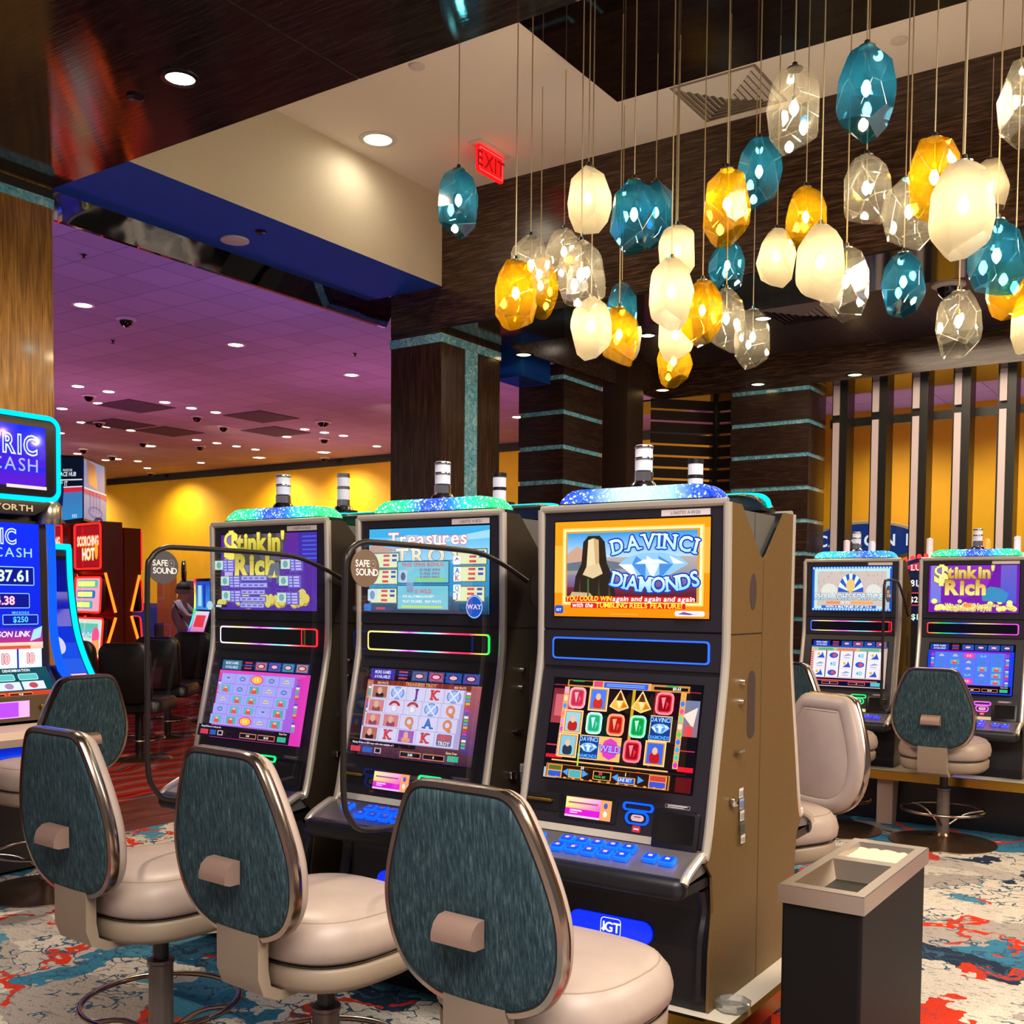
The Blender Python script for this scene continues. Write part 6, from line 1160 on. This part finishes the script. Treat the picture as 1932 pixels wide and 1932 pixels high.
# ================================================================== red machines with neon frames
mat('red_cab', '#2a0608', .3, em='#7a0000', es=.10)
HALF = [(.0, 2.28), (.0, 1.72), (.05, 1.62), (.13, 1.22), (.07, .90), (-.04, .62), (-.04, .02)]
def red_machine(label, p, rz, title=True):
    t = thing('slot_machine', label, 'slot machine', (p.x, p.y, 0), rz, 'red neon framed slot machines')
    prof = HALF + [(.24, .02), (.24, 2.28)]
    B().prism(prof, -.33, .33, YZ).build('cabinet', 'red_cab', t, 0)
    for nm, z0, z1, y in (('upper', 1.74, 2.27, .015), ('middle', 1.24, 1.66, .0), ('lower', .72, 1.19, .0)):
        f = Frame((0, y - .02, z0), (1, 0, 0), (0, 0 if nm == 'upper' else (.02 if nm == 'middle' else .04), z1 - z0)); h = z1 - z0
        B().tube([f(x, y_, .01) for x, y_ in rrect(-.32, .01, .32, h - .01, .04, 4)], .011, 6, closed=True).build(nm + '_neon_frame', 'led_red', t, 60)
        B().prism(rrect(-.32, .005, .32, h - .005, .04), -.05, .0, lambda x, y_, d, f=f: f(x, y_, d)).build(nm + '_screen_box', 'cabinet_black', t, 30)
        a = Art(f, .0015); a.d = .002
        if nm == 'upper':
            a.rr(-.30, .03, .30, h - .03, .03, '#a01020'); a.otext('SCORCHING', 0, h * .52, .10, '#fff0e0', '#f07828', sx=.62, ow=.12); a.otext('HOT', .02, h * .22, .12, '#fff4f0', '#f0a038', sx=.8, ow=.12); a.circ(.22, h * .4, .04, .10, '#f8a828')
        elif nm == 'middle':
            a.rr(-.30, .02, .30, h - .02, .02, '#e8a0b8')
            for i, c_ in enumerate(('#58b8a0', '#2870c0', '#48a8b8')): z = h - .13 - .12 * i; a.rr(-.27, z, .24 - .05 * i, z + .09, .03, c_); a.rr(-.25, z + .015, .17 - .05 * i, z + .075, .01, '#e8f080')
        else:
            a.rr(-.30, .02, .30, h - .02, .02, '#c8dcd0'); a.rr(-.28, .3, .2, .40, .02, '#58c0a8'); a.text('FIRE', -.08, .24, .10, '#68b8d8', shear=.2); a.circ(.16, .26, .09, .10, '#f0508c'); a.poly([(-.1, .03), (.28, .05), (.25, .22), (.1, .2)], '#f8a060')
        a.build(nm + '_screen', 'screen_glow', t)
    B().prism([(-.02, .62), (-.22, .60), (-.22, .54), (-.02, .50)], -.32, .32, YZ).build('button_deck', 'cabinet_black', t, 0)
    for sx in (-1, 1):                           # orange light strips down the sides
        x = sx * .338
        for P in ([(.03, 1.70), (.15, 1.25)], [(.15, 1.19), (-.02, .66)]): B().tube([(x, y, z) for y, z in P], .016, 6).build('side_strip', 'led_orange', t, 60)
        B().lathe([(.05, 0), (.05, .03), (.03, .06), (.002, .065)], 14, o=(sx * .0, .12, 2.28)).build('beacon', 'chrome', t) if sx > 0 else None
    return t
rp = AD(168, 1120, 12.3); red_machine('red neon framed slot machine with white lettered top, beyond the blue machine', rp, -.15)
rp2 = AD(97, 1120, 12.7); red_machine('red neon framed slot machine partly hidden behind the tall blue machine', rp2, -.15)
e1 = AD(234, 1120, 13.2); red_machine('dark slot machine end with glowing orange strips, left half of the hourglass pair', e1 + Vector((-.33, -.25, 0)), .0)
red_machine('dark slot machine end with glowing orange strips, right half of the hourglass pair', e1 + Vector((-.33, .25, 0)), PI)
# ================================================================== blue curved machine
q = Vector((-7.25, 4.52, 0)); t = thing('slot_machine', 'curved blue rimmed slot machine between the tall blue machine and the red ones', 'slot machine', (q.x, q.y, 0), PI / 2)
cv = cat([(0, .12, 1.80), (0, .10, 1.5), (0, .02, 1.15), (0, -.16, .85), (0, -.34, .72)], 5)
b = B(); 
for sx in (-1, 1):
    P = [(sx * .31, p.y - .012, p.z) for p in cv]; B().tube(P, .020, 8).build('rim_light', 'led_cyan', t, 60)
    W_ = [(sx * .33, p.y + .03, p.z) for p in cv]; B().tube(W_, .035, 8).build('side_rail', 'wing_blue', t, 60)
B().tube([(-.31, .10, 1.81), (.31, .10, 1.81)], .022, 8).build('top_light', 'led_cyan', t)
n = len(cv); b.loft([[(-.31, p.y, p.z) for p in cv] + [(-.31, p.y + .08, p.z + .01) for p in reversed(cv)], [(.31, p.y, p.z) for p in cv] + [(.31, p.y + .08, p.z + .01) for p in reversed(cv)]]); b.build('cabinet', 'cabinet_black', t, 0)
def csurf(x, v, d=0):
    f = (1 - v) * (n - 1); i = min(int(f), n - 2); k = f - i; p = cv[i] * (1 - k) + cv[i + 1] * k; return Vector((x, p.y - .004 - d, p.z + d * .3))
a = Art(csurf, .002)
for j in range(10): v0, v1 = j / 11, (j + 1) / 11; a.rect(-.28, v0, .28, v1, (['#d82070', '#d82070', '#3048c8', '#2858d8', '#1848d8', '#1030c8', '#1020b0', '#1018a0', '#0c1488', '#0a1078'][j],) * 2); a.d -= .002
a.d += .004; a.rect(-.28, .90, .28, .93, '#101028'); a.circ(.05, .76, .12, .035, '#e8f0ff'); a.circ(.05, .76, .035, .03, '#1828a0'); a.poly([(-.05, .82), (.10, .86), (.18, .82), (.06, .80)], '#e82898'); a.circ(.12, .44, .06, .05, '#c8c8f0')
for i in range(3): a.rect(-.24 + .17 * i, .12, -.09 + .17 * i, .26, '#f0c8d8'); a.circ(-.165 + .17 * i, .19, .04, .04, ('#58a8c8', '#e84868', '#4858c8')[i])
a.build('curved_screen', 'screen_glow', t)
B().box((-.31, -.05, 0), (.31, .45, .72)).build('lower_cabinet', 'cabinet_black', t, 0); B().prism([(-.05, .72), (-.40, .70), (-.40, .64), (-.05, .60)], -.31, .31, YZ).build('button_deck', 'wing_blue', t, 0)
# ================================================================== black chairs in the hall
mat('black_leather', '#14110f', .35, noise=(14, .3, .2))
def black_chair(label, loc, rz):
    t = thing('lounge_chair', label, 'chair', loc, rz, 'black high backed chairs in the hall')
    rings = []
    for y, s_ in ((-.30, .90), (-.28, 1), (-.22, 1), (-.17, .9)): rings.append([(x * s_, y - (z - .5) * .12, .5 + (z - .5) * (s_ * .5 + .5)) for x, z in rrect(-.22, .52, .22, 1.04, .10, 6)])
    B().loft(rings).build('backrest', 'black_leather', t, 50)
    B().loft([[(x, y, z) for x, y in inset(rrect(-.27, -.24, .27, .27, .08, 5), i)] for i, z in ((.03, .42), (0, .44), (0, .52), (.03, .55))]).build('seat', 'black_leather', t, 50)
    B().cyl((0, 0, .03), (0, 0, .43), .035, n=14).build('post', 'chair_black', t); B().lathe([(.28, 0), (.26, .02), (.05, .05)], 28).build('base', 'base_bronze', t, 40)
    b = B(); b.tube([(.22 * math.cos(2 * PI * k / 24), .22 * math.sin(2 * PI * k / 24), .18) for k in range(24)], .01, 6, closed=True); b.tube([(-.22, 0, .18), (.22, 0, .18)], .009, 6); b.build('foot_ring', 'steel_ring', t, 60)
    return t
for px, dep, rz, lb in ((240, 9.2, .55, 'black high backed chair just left of the grey stickered shield'), (140, 9.6, .5, 'black chair seen behind the tall blue machine'), (300, 10.7, .6, 'black chair seen through the left part of the grey stickered shield'), (368, 12.2, .45, 'black chair seen through the shield beside the purple screened machine')):
    p = AD(px, 1200, dep) - Matrix.Rotation(rz, 3, 'Z') @ Vector((0, -.25, 0)); black_chair(lb, (p.x, p.y, 0), rz)
# ================================================================== seated player in the far hall, and what is round him
mat('skin', '#c89a80', .6); mat('shirt_grey', '#9a90a0', .8); mat('trousers_dark', '#23222c', .8); mat('cap_dark', '#25222c', .7); mat('hair_grey', '#8a8288', .8)
pp = AD(330, 1160, 17.5); base = Vector((pp.x, pp.y, 0)); rz = -.95
t = thing('person', 'person in grey shirt and dark cap seated at a machine far behind the left shield', 'person', base, rz)
J = {'pel': (0, 0, .78), 'spine': (0, .03, 1.02), 'chest': (0, .08, 1.26), 'neck': (0, .12, 1.40), 'head': (0, .15, 1.50), 'top': (0, .14, 1.62), 'sl': (-.19, .09, 1.30), 'el': (-.24, .28, 1.10), 'hl': (-.17, .52, 1.12), 'sr': (.19, .09, 1.30), 'er': (.24, .28, 1.10), 'hr': (.17, .52, 1.12),
     'kl': (-.12, .44, .80), 'fl': (-.12, .40, .36), 'tl': (-.12, .54, .33), 'kr': (.12, .44, .80), 'fr': (.12, .40, .36), 'tr': (.12, .54, .33), 'fgl': (-.15, .60, 1.12), 'fgr': (.15, .60, 1.12)}
RD = {'pel': .17, 'spine': .16, 'chest': .17, 'neck': .065, 'head': .10, 'top': .085, 'sl': .075, 'el': .052, 'hl': .036, 'sr': .075, 'er': .052, 'hr': .036, 'kl': .08, 'fl': .05, 'tl': .045, 'kr': .08, 'fr': .05, 'tr': .045, 'fgl': .028, 'fgr': .028}
E_ = [('pel', 'spine'), ('spine', 'chest'), ('chest', 'neck'), ('neck', 'head'), ('head', 'top'), ('chest', 'sl'), ('sl', 'el'), ('el', 'hl'), ('hl', 'fgl'), ('chest', 'sr'), ('sr', 'er'), ('er', 'hr'), ('hr', 'fgr'), ('pel', 'kl'), ('kl', 'fl'), ('fl', 'tl'), ('pel', 'kr'), ('kr', 'fr'), ('fr', 'tr')]
ks = list(J); me = bpy.data.meshes.new('body'); me.from_pydata([J[k] for k in ks], [(ks.index(a), ks.index(b_)) for a, b_ in E_], [])
tmp = bpy.data.objects.new('body_tmp', me); C.objects.link(tmp); md = tmp.modifiers.new('skin', 'SKIN'); tmp.modifiers.new('sub', 'SUBSURF').levels = 2
for i, k in enumerate(ks): me.skin_vertices[0].data[i].radius = (RD[k], RD[k]); me.skin_vertices[0].data[i].use_root = (k == 'pel')
dg = bpy.context.evaluated_depsgraph_get(); dg.update(); m2 = bpy.data.meshes.new_from_object(tmp.evaluated_get(dg)); bpy.data.objects.remove(tmp)
m2.materials.clear()
for k in ('shirt_grey', 'skin', 'trousers_dark'): m2.materials.append(MATS[k])
for f in m2.polygons:
    c0 = f.center; f.use_smooth = True
    f.material_index = 1 if (c0.z > 1.37 or (c0.y > .40 and c0.z > 1.0)) else (2 if c0.z < .86 else 0)
bo = bpy.data.objects.new('body', m2); C.objects.link(bo); bo.parent = t
B().lathe([(.112, 0), (.118, .03), (.10, .09), (.05, .12), (.002, .125)], 20, o=(0, .14, 1.55)).loft([[(x, .14 + y, 1.555 + d) for x, y in [(-.08, .09), (-.07, .19), (0, .215), (.07, .19), (.08, .09)]] for d in (0, .012)]).build('cap', 'cap_dark', t, 50)
B().lathe([(.108, 0), (.116, .04), (.114, .07)], 18, o=(0, .125, 1.48)).build('hair', 'hair_grey', t, 50)
spot('person_fill', (base.x, base.y, 5.0), 420, (1.0, .9, .82), 1.3, .8); spot('person_fill', (base.x - 2.5, base.y + 2, 5.0), 420, (1.0, .9, .82), 1.5, .8)  # added spots brighten the seated person and the kiosk
st = thing('stool', 'dark stool under the seated person far behind the left shield', 'stool', base, rz)
B().lathe([(.2, .60), (.22, .63), (.2, .66)], 20).build('seat', 'black_leather', st); B().cyl((0, 0, .03), (0, 0, .6), .035, n=12).build('post', 'chair_black', st); B().lathe([(.25, 0), (.22, .03), (.05, .04)], 20).build('base', 'base_bronze', st)
B().loft([[(x, y - .26 , z) for x, y in rrect(-.2, -.02, .2, .02, .01, 2)] for z in (.66, 1.0)]).build('backrest', 'black_leather', st)
mp = AD(384, 1160, 15.5); t = thing('slot_machine', 'small slot machine with rainbow lit edge glimpsed left of the purple screened machine', 'slot machine', (mp.x, mp.y, 0), -.35)
B().prism([(0, 1.7), (0, 1.25), (-.12, .85), (-.25, .78), (-.2, .7), (0, .65), (0, 0), (.5, 0), (.5, 1.7)], -.33, .33, YZ).build('cabinet', 'cabinet_black', t, 0)
a = Art(Frame((0, -.005, 0), (1, 0, 0), (0, 0, 1)), .002); a.rect(-.29, 1.25, .29, 1.66, ('#3c9ce8', '#2048c8')); a.rect(-.2, 1.30, -.05, 1.6, '#a8e0f8'); a.rect(.02, 1.28, .12, 1.62, '#1c38b0'); a.build('upper_screen', 'screen_glow', t)
a = Art(Frame((0, -.125, .85), (1, 0, 0), (0, .12, .4)), .002); a.rect(-.29, .0, .29, .39, ('#e038a8', '#e8e0f0')); a.rect(-.2, .15, .2, .33, '#e83c48'); a.build('lower_screen', 'screen_glow', t)
b = B(); P = cat([(-.34, -.01, 1.7), (-.34, -.01, 1.25), (-.34, -.13, .85)], 6); n = len(P); cs = [lin(c) for c in ('#ff3040', '#ff9030', '#f0e040', '#30e070', '#30c0e8', '#6040f0', '#e040e0')]
rings = []; cols = []
for i, p in enumerate(P):
    rings.append([(p.x + .016 * math.cos(k * PI / 3), p.y + .016 * math.sin(k * PI / 3), p.z) for k in range(6)]); cols += [cs[i * 7 // n]] * 6
b.add([p for r in rings for p in r], [(i * 6 + j, i * 6 + (j + 1) % 6, (i + 1) * 6 + (j + 1) % 6, (i + 1) * 6 + j) for i in range(n - 1) for j in range(6)], 0, cols); b.build('rainbow_edge', 'led_glow', t)
mat('kiosk_grey', '#8a858c', .5); mat('door_orange', '#b0582c', .5)
kp = AD(352, 1140, 21); t = thing('service_kiosk', 'tall grey service kiosk beyond the seated person', 'kiosk', (kp.x, kp.y, 0), -.9)
B().prism(rrect(-.55, 0, .55, 1.75, .03), 0, .6, XZ, bev=.02).build('cabinet', 'kiosk_grey', t); a = Art(Frame((0, -.004, 0), (1, 0, 0), (0, 0, 1)), .003); a.rect(-.45, 1.1, -.05, 1.6, '#b8bcc8'); a.rect(.02, 1.15, .42, 1.55, '#3a3c48'); a.text('E', .25, .72, .2, '#e8eaf0'); a.build('panel_marks', 'printed_surface', t)
kp = AD(306, 1130, 22); t = thing('counter_panel', 'orange brown panel standing behind the seated person', 'panel', (kp.x, kp.y, 0), -.9)
B().box((-.4, 0, 0), (.4, .2, 1.95)).build('board', 'door_orange', t, 0); B().box((-.18, -.02, 1.62), (.18, 0, 1.86)).build('notice', mat('notice_cream', '#c8b890', .6), t, 0)
kp = AD(346, 1078, 18.5); t = thing('round_sign', 'small oval lit sign on a pole glimpsed through the left shield', 'sign', (kp.x, kp.y, 0), -.8)
B().cyl((0, .02, 0), (0, .02, kp.z), .03, n=12).build('pole', 'chair_black', t); B().prism(ellipse(0, kp.z, .13, .19, 24), -.02, .04, XZ, bev=.01).build('rim', 'dark_plastic', t); a = Art(Frame((0, -.022, kp.z), (1, 0, 0), (0, 0, 1)), .002); a.circ(0, 0, .11, .17, '#f0e0e8', 22); a.rect(-.07, -.03, .07, .07, '#e88098'); a.build('face', 'screen_dim', t)
# ================================================================== machines with curved red lamp toppers beyond the right bank
emit('lamp_dot_red', '#ff2828', 3.0); emit('lamp_dot_white', '#e8e4ff', 3.0)
def lucky(px, py, label, lampm):
    p = AY(px, py, 10.3); t = thing('slot_machine', label, 'slot machine', (p.x, p.y, 0), 0, 'slot machines with curved lit toppers')
    B().box((-.27, 0, 0), (.27, .5, 1.70)).build('cabinet', 'cabinet_black', t, 0)
    a = Art(Frame((0, -.004, 0), (1, 0, 0), (0, 0, 1)), .0015); a.rect(-.265, 1.25, .265, 1.68, '#1a1430'); a.text('$81,120.41', -.02, 1.60, .055, '#f0f0f8', sx=.95); a.box(-.25, 1.42, .25, 1.54, '#0c0c18', '#e05050', .008, .01); a.text('$2,416.41', 0, 1.45, .05, '#f0e8f0'); a.text('$145.87', 0, 1.29, .05, '#c8f8d8'); a.build('upper_screen', 'screen_glow', t)
    arc = [(x, 1.70 + .16 * (1 - (x / .36) ** 2)) for x in [(-.27 + .045 * k) for k in range(13)]]
    B().prism([(-.27, 1.68)] + arc + [(.27, 1.68)], -.03, .2, XZ).build('curved_topper', 'wing_blue', t, 30)
    a = Art(Frame((0, -.034, 0), (1, 0, 0), (0, 0, 1)), .0015); a.poly([(x * .8, 1.705 + (z - 1.70) * .72) for x, z in arc], '#d82850'); a.otext('LUCKY', 0, 1.745, .05, '#f8d8c8', '#801838', serif=True, ow=.06); a.circ(-.2, 1.74, .05, .03, '#f06080'); a.circ(.2, 1.74, .05, .03, '#f06080'); a.build('topper_sign', 'screen_glow', t)
    for k in range(9):
        x = -.24 + .06 * k; B().lathe([(.020, -.02), (.022, 0), (.014, .016), (.002, .02)], 10, o=(x, -.01, 1.70 + .16 * (1 - (x / .36) ** 2) + .02)).build('lamp', lampm, t)
    B().lathe([(.05, 0), (.035, .03), (.03, .05), (.03, .19), (.002, .20)], 16, o=(0, .12, 1.85)).build('candle', 'candle_white', t)
    for sx in (-1, 1):
        b = B()
        for k in range(3): b.loft([[(sx * (.272 + .012 * k), y_, 1.62), (sx * (.28 + .012 * k), y_, 1.62), (sx * (.29 + .016 * k), y_, 1.82 - .012 * k), (sx * (.282 + .016 * k), y_, 1.82 - .012 * k)] for y_ in (.0, .08)])
        b.build('fin', 'chrome', t, 0)
lucky(1590, 1044, 'slot machine with red dotted curved topper behind the pale blue screened machine', 'lamp_dot_red')
lucky(1748, 1040, 'slot machine with red dotted curved topper seen between the two right bank machines', 'lamp_dot_red')
lucky(1915, 1035, 'slot machine with white dotted curved topper at the right edge', 'lamp_dot_white')
for px, py, lb in ((1617, 1022, 'clear signal light left of two above the pale blue screened machine'), (1645, 1024, 'clear signal light right of two above the pale blue screened machine'), (1841, 1016, 'clear signal light left of two above the violet screened machine'), (1862, 1018, 'amber signal light right of two above the violet screened machine')):
    p = AY(px, py + 14, RY + .22); t = thing('signal_light', lb, 'signal light', (p.x, p.y, RS + 1.48))
    B().lathe([(.03, 0), (.028, .02), (.024, .03)], 16).build('base', 'chrome', t); B().lathe([(.024, .03), (.024, .13), (.018, .145), (.002, .15)], 16).build('lens', mat('candle_amber', '#f0a040', .2, em='#f09030', es=.4) if 'amber' in lb else 'candle_white', t)
